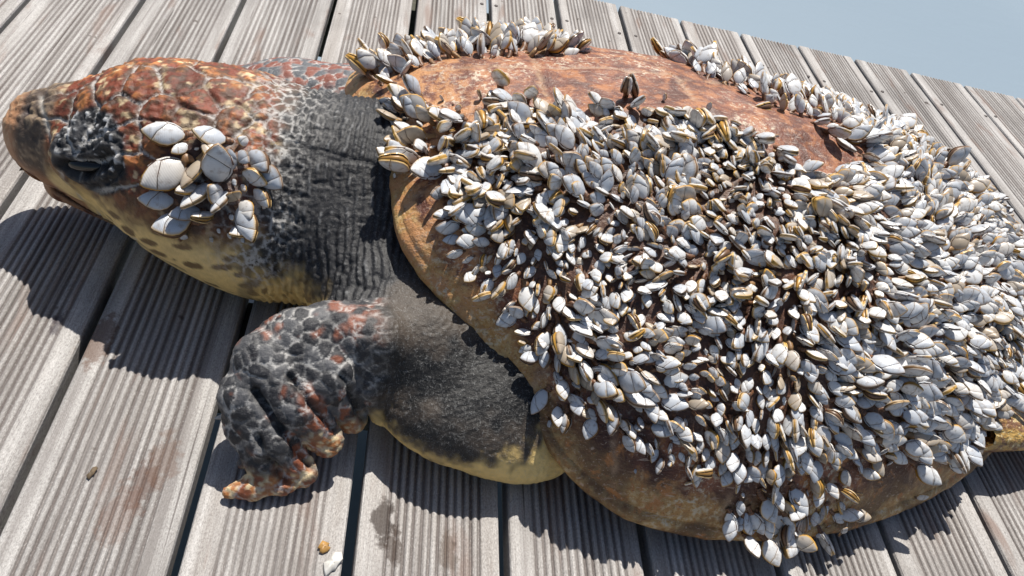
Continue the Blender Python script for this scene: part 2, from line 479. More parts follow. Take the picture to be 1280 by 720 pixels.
def build_carapace():
    nphi, nrho = 420, 110
    phi = np.linspace(-math.pi, math.pi, nphi, endpoint=False)
    rho = np.sin(np.linspace(0.012, math.pi / 2, nrho))
    rows = []; rimv = []
    for r in rho:
        R = cara_R(phi) * r
        u = UC + R * np.cos(phi); v = R * np.sin(phi)
        z, _ = cara_local(u, v)
        rows.append(cara_world(u, v, z)); rimv.append(np.full(nphi, r))
    # rounded lip and underside
    R0 = cara_R(phi); z0 = cara_zr(phi)
    thick = 0.020
    for a in (25, 60, 95, 130, 160):
        a = math.radians(a)
        rr = R0 - 0.002 + 0.009 * math.sin(a)
        zz = z0 - thick / 2 * (1 - math.cos(a))
        rows.append(cara_world(UC + rr * np.cos(phi), rr * np.sin(phi), zz)); rimv.append(np.full(nphi, 1.0))
    for k, q in enumerate((0.95, 0.86, 0.7)):
        rr = R0 * q
        zz = z0 - thick - 0.004 - 0.012 * k
        rows.append(cara_world(UC + rr * np.cos(phi), rr * np.sin(phi), np.maximum(zz, 0.012))); rimv.append(np.full(nphi, 1.0))
    V = np.stack(rows)
    P = V.reshape(-1, 3)
    rv = np.concatenate(rimv)
    # low relief: lumps, growth rings, chipped edge
    lump = (fbm(P, 22, 3, 3) - 0.5) * 0.006 + (fbm(P, 70, 5, 3) - 0.5) * 0.0045
    P[:, 2] += lump * sstep(1.0, .9, rv) + (fbm(P, 60, 6, 3) - .5) * 0.004 * sstep(.9, 1.0, rv)
    d = P[:, :2] - (CO + UC * CE)
    P[:, :2] += d * ((fbm(P, 40, 9, 3) - .5) * 0.012 * sstep(.8, 1, rv))[:, None]
    # marginal scute notches
    ang = np.arctan2(d @ CN, d @ CE)
    notch = np.exp(-((((ang * 26 / math.tau) % 1) - 0.5) / 0.05) ** 2)
    P[:, 2] -= notch * 0.0022 * sstep(.86, .90, rv) * sstep(1.01, .97, rv)
    uu = (P[:, :2] - CO) @ CE; vv = (P[:, :2] - CO) @ CN
    S2 = [(.08, 0, 0), (.25, 0, 0), (.44, 0, 0), (.63, 0, 0), (.82, 0, 0)] + [(x, sg * .20, 0) for sg in (-1, 1) for x in (.10, .24, .42, .60, .77)] + [(x, sg * .34, 0) for sg in (-1, 1) for x in (.16, .28, .40, .52, .64, .76)]
    s1, s2, _ = worley_sites(np.stack([uu + (fbm(P, 30, 12, 2) - .5) * .02, vv + (fbm(P, 30, 13, 2) - .5) * .02, 0 * uu], 1), np.array(S2))
    sline = sstep(.007, .001, s2 - s1) * (rv < .995)
    P[:, 2] -= sline * .0022
    F = grid_faces(len(rows), nphi, True)
    n = len(P)
    P = np.vstack([P, cara_world(np.array(UC), np.array(0.0), np.array(ZC + 0.006))[None]])
    cap = [(n, k, (k + 1) % nphi) for k in range(nphi)]
    me = bpy.data.meshes.new('carapace')
    me.from_pydata(P.tolist(), [], [tuple(f) for f in F.tolist()] + cap)
    me.update()
    me.polygons.foreach_set('use_smooth', np.ones(len(me.polygons), bool))
    me.materials.append(M_CARA)
    fattr(me, 'rim', np.append(rv, 0))
    u = (P[:, :2] - CO) @ CE
    fattr(me, 'seam', np.append(sline, 0))
    fattr(me, 'mat', sstep(-.002, .018, np.where(inside(MAIN, u, (P[:, :2] - CO) @ CN), edge_dist(MAIN, u, (P[:, :2] - CO) @ CN), -1)))
    fattr(me, 'flank', sstep(.10, .16, u) * sstep(.75, .9, np.append(rv, 0)))
    fattr(me, 'front', sstep(.16, .03, u) * sstep(.5, .8, np.append(rv, 0)))
    return part('carapace', me)
carapace = build_carapace()

# ------------------------------------------------------------------ turtle: body as one surface (signed distance + surface nets)
H = 0.0021
LO = np.array([0.11, 0.36, -0.004]); HI = np.array([0.86, 1.16, 0.245])
NX = np.ceil((HI - LO) / H).astype(int) + 1
FLD = np.full(NX, 0.2, np.float32)
GX, GY, GZ = [(LO[k] + H * np.arange(NX[k])).astype(np.float32) for k in range(3)]

def _box(lo, hi, m=0.05):
    a = np.clip(np.floor((np.array(lo) - m - LO) / H).astype(int), 0, NX)
    b = np.clip(np.ceil((np.array(hi) + m - LO) / H).astype(int) + 1, 0, NX)
    return tuple(slice(a[k], b[k]) for k in range(3))
def _merge(sl, d, k):
    f = FLD[sl]
    h = np.clip(k - np.abs(f - d), 0, None) / k
    FLD[sl] = np.minimum(f, d) - h * h * k * 0.25
def ellipsoid(c, r, k=0.02, rot=None):
    c = np.array(c, float); r = np.array(r, float)
    R = np.eye(3) if rot is None else np.array(rot)
    ext = np.sqrt((R ** 2) @ (r ** 2)) if rot is not None else r
    sl = _box(c - ext, c + ext)
    x = GX[sl[0]][:, None, None] - np.float32(c[0]); y = GY[sl[1]][None, :, None] - np.float32(c[1]); z = GZ[sl[2]][None, None, :] - np.float32(c[2])
    q = [np.float32(R[0, j]) * x + np.float32(R[1, j]) * y + np.float32(R[2, j]) * z for j in range(3)]
    k0 = np.sqrt(sum((q[j] / np.float32(r[j])) ** 2 for j in range(3)))
    k1 = np.sqrt(sum((q[j] / np.float32(r[j] ** 2)) ** 2 for j in range(3))) + 1e-6
    _merge(sl, k0 * (k0 - 1) / k1, k)
def cone(a, b, ra, rb, k=0.015, flat=None, squash=1.0):
    a = np.array(a, float); b = np.array(b, float); m = max(ra, rb)
    sl = _box(np.minimum(a, b) - m, np.maximum(a, b) + m, 0.035)
    p = [GX[sl[0]][:, None, None] - np.float32(a[0]), GY[sl[1]][None, :, None] - np.float32(a[1]), GZ[sl[2]][None, None, :] - np.float32(a[2])]
    ab = b - a; L2 = ab @ ab
    t = np.clip((p[0] * np.float32(ab[0]) + p[1] * np.float32(ab[1]) + p[2] * np.float32(ab[2])) / np.float32(L2), 0, 1)
    w = [p[j] - t * np.float32(ab[j]) for j in range(3)]
    if flat is not None:
        n = np.array(flat, float); n /= np.linalg.norm(n)
        dn = sum(w[j] * np.float32(n[j]) for j in range(3)) * np.float32(1 / squash - 1)
        w = [w[j] + dn * np.float32(n[j]) for j in range(3)]
    d = np.sqrt(sum(q * q for q in w)) - (np.float32(ra) + t * np.float32(rb - ra))
    _merge(sl, d * np.float32(1.0 if flat is None else 0.6), k)
def chain(pts, rad, k=0.015, **kw):
    for i in range(len(pts) - 1): cone(pts[i], pts[i + 1], rad[i], rad[i + 1], k, **kw)
def rotz(a):
    c, s = math.cos(a), math.sin(a)
    return np.array([[c, -s, 0], [s, c, 0], [0, 0, 1]])
def roty(a):
    c, s = math.cos(a), math.sin(a)
    return np.array([[c, 0, s], [0, 1, 0], [-s, 0, c]])

# head
ellipsoid((0.3641, 0.7545, 0.1129), (0.1170, 0.1129, 0.0982), .03, roty(math.radians(10)))
cone((0.3046, 0.7608, 0.1171), (0.2178, 0.7670, 0.1004), 0.0815, 0.0522, .03)
cone((0.2250, 0.7670, 0.1080), (0.1990, 0.7690, 0.1050), 0.0480, 0.0340, .018)
cone((0.1990, 0.7690, 0.1080), (0.1850, 0.7695, 0.0660), 0.0290, 0.0130, .008)
cone((0.2500, 0.7300, 0.0800), (0.2000, 0.7560, 0.0760), 0.0200, 0.0160, .012)
cone((0.2500, 0.8040, 0.0800), (0.2000, 0.7820, 0.0760), 0.0200, 0.0160, .012)
cone((0.3412, 0.7545, 0.0600), (0.2150, 0.7681, 0.0420), 0.0648, 0.0250, .012)
ellipsoid((0.3882, 0.6949, 0.0993), (0.0784, 0.0627, 0.0648), .03)
ellipsoid((0.3882, 0.8151, 0.0993), (0.0784, 0.0627, 0.0648), .03)
ellipsoid((0.2701, 0.7022, 0.1276), (0.0376, 0.0209, 0.0355), .015)
ellipsoid((0.2701, 0.8256, 0.1276), (0.0376, 0.0209, 0.0355), .015)
# the jaws part along the mouth line
_mx = [0.187, 0.1973, 0.2119, 0.2342, 0.2551, 0.2742, 0.3273, 0.3489, 0.3711]
_mz = [0.0844, 0.0688, 0.0482, 0.0397, 0.0349, 0.0283, 0.0722, 0.0583, 0.0563]
_ix = slice(0, int((.300 - LO[0]) / H))
_slab = 0.0030 * np.clip((.300 - GX[_ix]) / .05, 0, 1).astype(np.float32)[:, None, None] - np.abs(GZ[None, None, :] - np.interp(GX[_ix], _mx, _mz).astype(np.float32)[:, None, None])
FLD[_ix] = np.maximum(FLD[_ix], np.minimum(_slab, FLD[_ix] + np.float32(0.011)))
# throat and neck
ellipsoid((0.4509, 0.7367, 0.0784), (0.1045, 0.1170, 0.0920), .04)
cone((0.4248, 0.7608, 0.1067), (0.6233, 0.7785, 0.1025), 0.0982, 0.1024, .04)
ellipsoid((0.5711, 0.7315, 0.0732), (0.0940, 0.1463, 0.0888), .04)
# chest and both shoulders inside the shell
ellipsoid((0.7252, 0.7571, 0.0667), (0.1751, 0.2678, 0.0803), .05)
# near front flipper: upper arm, then a blade arched over the planks
ellipsoid((.674, .538, .047), (.104, .090, .052), .03, rotz(math.radians(-22)))
ellipsoid((.612, .605, .066), (.085, .085, .062), .04)
ellipsoid((.738, .498, .030), (.062, .050, .030), .03)
cone((.62, .56, .078), (.550, .548, .082), .046, .034, .03)
FL = dict(k=.0028, flat=(-.15, -.62, .77), squash=.56)
chain([(0.5476, 0.5275, 0.1080), (0.5739, 0.5088, 0.0800), (0.5940, 0.4980, 0.0400)], [.027, .022, .012], **FL)
chain([(0.5042, 0.5211, 0.1060), (0.5332, 0.4957, 0.0900), (0.5650, 0.4867, 0.0440)], [.030, .027, .015], **FL)
chain([(0.4766, 0.4999, 0.0940), (0.5083, 0.4698, 0.0760), (0.5443, 0.4619, 0.0380)], [.028, .024, .016], **FL)
chain([(0.4649, 0.4752, 0.0720), (0.4950, 0.4465, 0.0500), (0.5272, 0.4360, 0.0200)], [.023, .020, .014], **FL)
chain([(0.4649, 0.4630, 0.0520), (0.4890, 0.4367, 0.0300), (0.5131, 0.4260, 0.0140)], [.015, .014, .010], **FL)
chain([(0.5098, 0.4278, 0.0160), (0.4849, 0.4196, 0.0120), (0.4643, 0.4139, 0.0090)], [.012, .011, .005], **FL)
chain([(0.5004, 0.4309, 0.0200), (0.4880, 0.4432, 0.0240), (0.4727, 0.4377, 0.0200)], [.008, .006, .004], k=.004)
chain([(0.5798, 0.5363, 0.1050), (0.5297, 0.5431, 0.1020), (0.4881, 0.5255, 0.0920), (0.4672, 0.4929, 0.0680), (0.4654, 0.4613, 0.0420)], [.030, .024, .020, .016, .010], k=.012)
# far front flipper lying behind the neck
chain([(.60, .93, .10), (.52, .985, .080), (.43, 1.01, .062), (.35, 1.03, .04)], [.075, .07, .064, .045], k=.02, flat=(0, .3, 1), squash=.62)

def surface_nets(F, lo, h):
    S = F < 0
    act = np.zeros(tuple(np.array(F.shape) - 1), np.uint8)
    for dx in (0, 1):
        for dy in (0, 1):
            for dz in (0, 1):
                act += S[dx:dx + act.shape[0], dy:dy + act.shape[1], dz:dz + act.shape[2]]
    I = np.argwhere((act > 0) & (act < 8))
    cid = np.full(act.shape, -1, np.int32); cid[I[:, 0], I[:, 1], I[:, 2]] = np.arange(len(I))
    acc = np.zeros((len(I), 3)); cnt = np.zeros(len(I))
    cor = [(a, b, c) for a in (0, 1) for b in (0, 1) for c in (0, 1)]
    val = {c: F[I[:, 0] + c[0], I[:, 1] + c[1], I[:, 2] + c[2]].astype(float) for c in cor}
    for c in cor:
        for ax in range(3):
            if c[ax] == 0:
                e = list(c); e[ax] = 1; e = tuple(e)
                va, vb = val[c], val[e]
                m = (va < 0) != (vb < 0)
                t = np.where(m, va / np.where(m, va - vb, 1), 0)
                p = np.tile(np.array(c, float), (len(I), 1)); p[:, ax] += t
                acc += p * m[:, None]; cnt += m
    V = lo + h * (I + acc / cnt[:, None])
    quads = []
    for ax in range(3):
        a1, a2 = (ax + 1) % 3, (ax + 2) % 3
        sl0 = [slice(None)] * 3; sl1 = [slice(None)] * 3
        sl0[ax] = slice(0, -1); sl1[ax] = slice(1, None)
        d = S[tuple(sl0)].astype(np.int8) - S[tuple(sl1)].astype(np.int8)
        E = np.argwhere(d != 0)
        ok = (E[:, a1] > 0) & (E[:, a2] > 0) & (E[:, a1] < F.shape[a1] - 1) & (E[:, a2] < F.shape[a2] - 1)
        E = E[ok]; sg = d[E[:, 0], E[:, 1], E[:, 2]]
        q = []
        for o1, o2 in ((-1, -1), (0, -1), (0, 0), (-1, 0)):
            c = E.copy(); c[:, a1] += o1; c[:, a2] += o2
            q.append(cid[c[:, 0], c[:, 1], c[:, 2]])
        q = np.stack(q, 1)
        q[sg < 0] = q[sg < 0][:, ::-1]
        quads.append(q)
    return V, np.vstack(quads)

# keep the underside off the planks
FLD = np.maximum(FLD, np.float32(0.003) - GZ[None, None, :])
BV, BF = surface_nets(FLD, LO, H)
# drop what lies deep inside the shell
def grad_normals(V):
    Q = (V - LO) / H
    def samp(q):
        q = np.clip(q, 0, np.array(FLD.shape) - 1.001); i = q.astype(int); f = q - i; r = 0
        for a in (0, 1):
            for b in (0, 1):
                for c in (0, 1):
                    w = (f[:, 0] if a else 1 - f[:, 0]) * (f[:, 1] if b else 1 - f[:, 1]) * (f[:, 2] if c else 1 - f[:, 2])
                    r = r + w * FLD[i[:, 0] + a, i[:, 1] + b, i[:, 2] + c]
        return r
    g = np.stack([samp(Q + e) - samp(Q - e) for e in np.eye(3)], 1)
    return g / (np.linalg.norm(g, axis=1, keepdims=True) + 1e-9)
BN = grad_normals(BV)
P0 = BV.copy()
X, Y, Z = P0.T

# ---- regions of the skin
n_lo = fbm(P0, 30, 21, 3); n_mid = fbm(P0, 90, 22, 3); n_hi = fbm(P0, 260, 23, 2)
HEADM = sstep(.462, .425, X + (n_lo - .5) * .05 + (n_mid - .5) * .03 - (Z - .12) * .12) * (Y > .55) * (Y < .90)
is_flip = ((Y < .575) & (X < .60) & (X > .40)) & (X < .62)
FLIPM = sstep(.60, .565, X + (n_lo - .5) * .02) * (Y < .572) * (X > .41)
FARM = sstep(.90, .92, Y) * (X < .60)
ARMM = sstep(.56, .60, X + (n_lo - .5) * .03) * sstep(.635, .585, Y + (n_mid - .5) * .03)
NECKM = np.clip(1 - HEADM - FLIPM - FARM - ARMM, 0, 1)
EYE = np.array((0.2762, 0.6822, 0.1546))
deye = np.sqrt(((P0 - EYE) * np.array([1, .8, 1.1])) ** 2 @ np.ones(3))

# scutes of the head, scales of the flippers
sites = np.array([(0.2274, 0.7411, 0.1592),(0.2597, 0.7319, 0.1788),(0.2255, 0.7772, 0.1627),(0.2754, 0.7389, 0.1930),(0.2999, 0.7067, 0.1925),(0.3146, 0.7313, 0.2065),(0.3375, 0.7066, 0.2011),(0.3469, 0.7453, 0.2119),(0.3712, 0.7235, 0.2093),(0.3649, 0.7019, 0.2011),(0.3907, 0.7401, 0.2130),(0.4118, 0.7136, 0.2041),(0.4279, 0.7314, 0.2079),(0.3135, 0.6820, 0.1792),(0.4473, 0.7131, 0.1980),(0.4290, 0.7061, 0.1985),(0.3356, 0.6838, 0.1877),
    (0.2228, 0.7217, 0.1417),(0.3214, 0.6631, 0.1610),(0.3322, 0.6457, 0.1372),(0.2576, 0.8256, 0.1673), (0.2994, 0.8360, 0.1777), (0.3516, 0.8360, 0.1882), (0.4039, 0.8256, 0.1777), (0.3203, 0.8046, 0.2038), (0.3830, 0.7890, 0.2091), (0.2367, 0.8151, 0.1359), (0.3412, 0.8673, 0.1255), (0.4039, 0.8673, 0.1255)])
h1, h2, hid = worley_sites(P0 + (np.stack([n_mid, fbm(P0, 90, 40, 2), fbm(P0, 90, 41, 2)], 1) - .5) * .006, sites)
w1, w2, wid = worley(P0 + (n_mid[:, None] - .5) * .004, 0.0135, 5)
f1, f2, fid = worley(P0, 0.0115, 8)
headtop = HEADM * sstep(.105, .148, Z + (n_lo - .5) * .03 - (X - .30) * .05)
edge_head = h2 - h1
edge_w = w2 - w1
edge_f = f2 - f1
disp = np.zeros(len(P0))
seam = np.zeros(len(P0))
bk0 = sstep(.232, .215, X)
# head scutes: slightly proud, narrow pale seams
gh = sstep(.0030, .0010, edge_head)
disp += headtop * (0.0026 * sstep(0, .006, edge_head) + (n_mid - .5) * .006 + (n_hi - .5) * .0035)
seam = np.maximum(seam, (1 - bk0) * gh * headtop * sstep(.42, .62, n_lo + .12 + sstep(.36, .28, X) * .25) * .75)
# small pale-edged scales where the neck begins
tz = np.exp(-((X - .450 + (n_lo - .5) * .05) / .032) ** 2) * (Y > .6) * (Y < .9) * sstep(.06, .09, Z)
seam = np.maximum(seam, sstep(.0022, .0005, edge_f) * tz * .85)
# flipper scales
gf = sstep(.0019, .0003, edge_w)
scal = np.clip(FLIPM + FARM, 0, 1)
disp += scal * (0.0011 * sstep(0, .004, edge_w) + (n_hi - .5) * .0016)
seam = np.maximum(seam, gf * scal * (0.25 + 0.75 * sstep(.42, .62, n_mid)) * np.where(FARM > .5, 1, .8))
# neck folds round the neck
warp = (n_lo - .5) * .016 + (n_mid - .5) * .004
fold = np.abs(np.sin((X + warp + (Z - .12) * .12) * math.pi / 0.0078)) * (.55 + .45 * fbm(P0 * np.array([1, .35, .35]), 140, 91, 2) / .6)
fold = np.clip(fold - .5 * sstep(.60, .68, fbm(P0 * np.array([.3, 1, 1]), 120, 92, 2)), 0, 1)
disp += NECKM * sstep(.44, .47, X) * (Z > .01) * (0.0034 * fold - .0017) * sstep(.20, .55, fbm(P0 * np.array([.4, 1, 1]), 40, 31, 2) + .15)
disp += NECKM * (n_hi - .5) * .0018
# arm: fine creases
crease = np.abs(np.sin((X * .6 - Y * .8 + (n_lo - .5) * .06) * math.pi / .0065))
disp += ARMM * (crease - .5) * .0007 + ARMM * (n_mid - .5) * .0022
# gaps between the digits
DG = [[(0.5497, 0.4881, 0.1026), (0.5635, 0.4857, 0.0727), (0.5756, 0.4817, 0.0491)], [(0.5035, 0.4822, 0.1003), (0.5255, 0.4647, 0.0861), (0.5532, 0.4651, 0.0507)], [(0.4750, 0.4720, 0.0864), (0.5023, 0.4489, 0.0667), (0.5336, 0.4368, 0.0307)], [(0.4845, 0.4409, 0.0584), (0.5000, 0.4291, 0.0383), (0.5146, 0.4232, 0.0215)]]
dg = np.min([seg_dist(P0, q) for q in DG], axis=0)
disp -= 0.0070 * np.exp(-(dg / .0034) ** 2) * FLIPM
# mouth line, lid slit
MOUTH = [(0.1847, 0.7319, 0.0806), (0.1994, 0.7240, 0.0766),(0.2109, 0.7443, 0.0462),(0.2327, 0.7378, 0.0367),(0.2538, 0.7307, 0.0320),(0.2726, 0.7276, 0.0245),(0.3273, 0.6509, 0.0722),(0.3489, 0.6479, 0.0583),(0.3711, 0.6392, 0.0563)]
dm = seg_dist(P0, MOUTH)
disp -= (0.0045 + .004 * sstep(.26, .20, X)) * np.exp(-(dm / .0034) ** 2)
SLIT = [(0.2531, 0.6833, 0.1350),(0.2647, 0.6799, 0.1361),(0.2767, 0.6763, 0.1404),(0.2907, 0.6726, 0.1521),(0.2970, 0.6733, 0.1597)]
ds = seg_dist(P0, SLIT)
disp -= 0.0065 * np.exp(-(ds / .0062) ** 2)
LID = [(0.2454, 0.6942, 0.1509),(0.2498, 0.6842, 0.1216),(0.2641, 0.6793, 0.1143),(0.2880, 0.6669, 0.1271),(0.3084, 0.6615, 0.1476),(0.3145, 0.6667, 0.1617)]
dl = seg_dist(P0, LID)
disp -= 0.0025 * np.exp(-(dl / .0025) ** 2)
disp += 0.0036 * np.exp(-((ds - .0125) / .0040) ** 2)
disp += 0.0022 * np.exp(-((ds - .0215) / .0030) ** 2)
BSEAM = [(0.2037, 0.7628, 0.1529), (0.2180, 0.7348, 0.1514), (0.2300, 0.7122, 0.1370), (0.2465, 0.6855, 0.1230), (0.2511, 0.7062, 0.0737), (0.2644, 0.7280, 0.0283), (0.3239, 0.6493, 0.0799)]
db = seg_dist(P0, BSEAM)
disp -= 0.0016 * np.exp(-(db / .0025) ** 2)
dn = np.linalg.norm(P0 - np.array((0.1942, 0.7479, 0.1445)), axis=1)
disp -= 0.004 * np.exp(-(dn / .004) ** 2)
lidm = HEADM * sstep(.048, .034, deye)
disp += lidm * (n_hi - .5) * .003
BV = P0 + BN * disp[:, None]
BV[:, 2] = np.maximum(BV[:, 2], 0.0025)

# ---- pigment
dark = np.array([.022, .022, .025]); grey = np.array([.085, .085, .09])
yellow = np.array([.80, .57, .22]); cream = np.array([.68, .54, .32])
red = np.array([.17, .040, .018]); orange = np.array([.40, .155, .045]); brown = np.array([.10, .05, .025]); tan = np.array([.36, .22, .09])
col = mixc(dark, grey, sstep(.3, .7, n_mid))
# head crown
crown = mixc(red, orange, sstep(.46, .66, n_mid * .6 + n_lo * .4))
crown = mixc(crown, cream, sstep(.60, .70, fbm(P0, 110, 55, 3)) * .75)
crown = mixc(crown, brown * .7, sstep(.50, .40, fbm(P0, 190, 56, 2)) * .8)
side = mixc(tan * .75, brown, sstep(.42, .58, n_mid))
hc = mixc(side, crown, headtop)
_pr = np.random.default_rng(3).random(len(sites))
hc = mixc(hc, hc * (0.55 + .95 * _pr[hid])[:, None], headtop * .8)
hc = mixc(hc, brown * .5, headtop * sstep(.0065, .0035, edge_head) * .55)
# spotted cheek towards the yellow jaw
spots = sstep(.012, .009, worley((P0 @ roty(math.radians(-18))) * np.array([.55, 1, 1.5]), .019, 77)[0] * 1.35 + (n_hi - .5) * .004)
spot_zone = HEADM * sstep(.060, .075, Z + (X - .33) * -.05) 
jaw = sstep(.124, .086, Z - (X - .30) * .02 + (n_mid - .5) * .030)
hc = mixc(hc, mixc(yellow, cream, n_lo * .5), jaw)
hc = mixc(hc, brown, spots * HEADM * sstep(.036, .050, Z) * sstep(.122, .10, Z) * .85 * sstep(.27, .30, X))
# beak
bk = sstep(.228, .214, X + (n_mid - .5) * .01 - (Z - .10) * .10 + np.clip(.085 - Z, 0, 1) * -.9)
beak = mixc(np.array([.40, .20, .10]), np.array([.085, .060, .045]), sstep(.088, .120, Z + (n_lo - .5) * .05) * sstep(.178, .192, X))
beak = mixc(beak, np.array([.40, .29, .18]), sstep(.50, .64, n_mid * .5 + n_hi * .5) * .45)
beak = mixc(beak, red * .8, sstep(.52, .62, n_mid) * sstep(.11, .08, Z) * .8)
hc = mixc(hc, beak, bk)
eye_c = mixc(mixc(np.array([.012, .012, .014]), np.array([.050, .050, .054]), sstep(.4, .7, n_mid)), np.array([.45, .45, .45]), sstep(.60, .72, n_hi) * sstep(.035, .012, np.abs(P0[:, 2] - EYE[2] - .014)))
hc = mixc(hc, eye_c, sstep(.046, .040, deye + (n_mid - .5) * .01))
hc = mixc(hc, np.array([.006, .006, .007]), np.exp(-(ds / .0080) ** 2))
hc = mixc(hc, brown * .35, np.exp(-(dm / .0042) ** 2) * .95)
hc = mixc(hc, np.array([.50, .47, .42]), np.exp(-(db / .0022) ** 2) * .8)
hc = mixc(hc, np.array([.02, .012, .02]), np.exp(-(dn / .005) ** 2))
wound = np.array((0.3912, 0.6512, 0.1610)); dw = np.linalg.norm((P0 - wound) * np.array([1, .8, 1]), axis=1)
hc = mixc(hc, np.array([.05, .024, .017]), sstep(.050, .036, dw + (n_mid - .5) * .04) * .9)
col = mixc(col, hc, HEADM)
# neck to yellow throat
thr = sstep(.108, .060, Z + (n_mid - .5) * .06 - (.48 - X) * .20) * NECKM
thr_pat = mixc(yellow, brown * 1.2, sstep(.50, .66, fbm(P0 * np.array([1.0, .5, .5]), 190, 61, 2)) * .7)
nk = mixc(dark * .8, np.array([.17, .17, .17]), sstep(.86, .99, fold) * sstep(.48, .62, n_hi * .5 + n_mid * .5) * .8)
nk = mixc(nk, thr_pat, thr)
col = mixc(col, nk, NECKM)
# flippers
fc = mixc(np.array([.024, .024, .028]), np.array([.10, .10, .105]), sstep(.35, .80, n_mid * .4 + wid * .6))
fc = mixc(fc, np.array([.26, .075, .032]), sstep(.55, .64, n_lo * .6 + n_mid * .4) * .75)
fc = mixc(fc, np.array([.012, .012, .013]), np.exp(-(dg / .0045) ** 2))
tips = np.array([(0.5943, 0.5018, 0.0350), (0.5565, 0.4883, 0.0350), (0.5372, 0.4611, 0.0350), (0.5193, 0.4332, 0.0120), (0.4747, 0.4185, 0.0050), (0.4883, 0.4218, 0.0050), (0.5051, 0.4290, 0.0050)])
dt = np.min([np.linalg.norm(P0 - t, axis=1) for t in tips], axis=0)
fc = mixc(fc, mixc(orange, cream, sstep(.45, .6, n_hi)), sstep(.026, .012, dt + (n_mid - .5) * .03) * .95)
fc = mixc(fc, np.array([.26, .075, .03]), sstep(.05, .03, dt) * sstep(.52, .62, n_mid) * .9)
col = mixc(col, fc, FLIPM)
ffc = mixc(np.array([.10, .105, .115]), np.array([.22, .07, .045]), sstep(.45, .6, wid * .5 + n_lo * .5))
col = mixc(col, ffc, FARM)
# arm with yellow underside
ac = mixc(np.array([.010, .0095, .0095]), np.array([.060, .046, .035]), sstep(.42, .72, n_lo))
ac = mixc(ac, yellow, sstep(.056, .026, Z + (n_mid - .5) * .040 - np.clip(X - .67, 0, 1) * .30))
col = mixc(col, ac, ARMM)
col = col * (0.85 + 0.3 * n_hi[:, None])

def mat_skin():
    t = NT('turtle_skin')
    p = t.n('TexCoord').outputs['Object']
    c = t.attr('pigment').outputs['Color']
    seam_ = t.attr('seam').outputs['Fac']
    dk = t.attr('scratch').outputs['Fac']
    fine = t.noise(p, 900, 3, 0.6)
    mid = t.noise(p, 320, 3, 0.6)
    c = t.mix(t.math('MULTIPLY', t.ramp(fine, .56, .72), 0.13), c, (0.30, 0.28, 0.26))
    # pale dry hairlines on the dark skin
    s1 = t.noise(t.vadd(t.vscale(p, (330, 60, 90)), (0, 0, 0)), 1.0, 3, 0.55, 0.5)
    s2 = t.noise(t.vscale(p, (80, 260, 220)), 1.0, 3, 0.55, 0.5)
    l1 = t.ramp(t.math('ABSOLUTE', t.math('SUBTRACT', s1, 0.5)), 0.016, 0.0)
    l2 = t.ramp(t.math('ABSOLUTE', t.math('SUBTRACT', s2, 0.5)), 0.016, 0.0)
    ln = t.math('MULTIPLY', t.math('MAXIMUM', l1, l2), t.ramp(mid, .42, .60))
    c = t.mix(t.math('MULTIPLY', t.math('MULTIPLY', ln, dk), 0.75), c, (0.42, 0.42, 0.41))
    c = t.mix(t.math('MULTIPLY', seam_, t.ramp(mid, .30, .52)), c, (0.58, 0.56, 0.53))
    b = t.bump(mid, 0.5, 0.0018)
    b = t.bump(fine, 0.5, 0.0008, b)
    b = t.bump(ln, 0.25, 0.0006, b)
    r = t.math('ADD', 0.38, t.math('MULTIPLY', mid, 0.35))
    return t.out(Base_Color=c, Roughness=r, Specular_IOR_Level=0.4, Normal=b)
M_SKIN = mat_skin()
bme = mesh_np('body', BV, BF, M_SKIN)
cattr(bme, 'pigment', np.clip(col, 0, 1))
fattr(bme, 'seam', np.clip(seam, 0, 1) * .9)
fattr(bme, 'scratch', np.clip(NECKM * (1 - thr) * .35 + ARMM * .55 + FLIPM * .25 + FARM * .3, 0, 1))
body = part('body', bme)

# ---- plastron, eye, claws, tail end
def plastron_mesh():
    nphi = 64; rows = []
    phi = np.linspace(0, math.tau, nphi, endpoint=False)
    R0 = cara_R(phi)
    for q, z in ((.05, .002), (.45, .002), (.62, .004), (.70, .012), (.74, .028), (.70, .05), (.4, .06), (.05, .06)):
        rr = R0 * q
        rows.append(cara_world(UC + .02 + rr * np.cos(phi), rr * np.sin(phi), np.full(nphi, z)))
    return mesh_np('plastron', np.vstack(rows), grid_faces(len(rows), nphi, True), simple('plastron_yellow', (0.42, 0.27, 0.10), .55))
part('plastron', plastron_mesh())

def ellip_mesh(name, c, r, R, mat, n=24, m=14):
    V = []
    for i in range(m):
        a = math.pi * (i + .5) / m
        for j in range(n):
            b = math.tau * j / n
            V.append(np.array(c) + np.array(R) @ (np.array(r) * np.array([math.sin(a) * math.cos(b), math.sin(a) * math.sin(b), math.cos(a)])))
    F = [tuple(q) for q in grid_faces(m, n, True)] + [tuple(range(n)), tuple((m - 1) * n + k for k in range(n))[::-1]]
    return mesh_np(name, V, F, mat)
t = NT('wet_dark_eye')
M_EYE = t.out(Base_Color=(0.008, 0.007, 0.006), Roughness=0.12, Specular_IOR_Level=0.6)
ey = np.array((0.2733, 0.6777, 0.1406))
part('eye', ellip_mesh('eye', ey + np.array([0, .0062, -.001]), (.0200, .0090, .0075), roty(math.radians(-8)), M_EYE), body)
body.children[0].matrix_parent_inverse = Matrix.Identity(4)

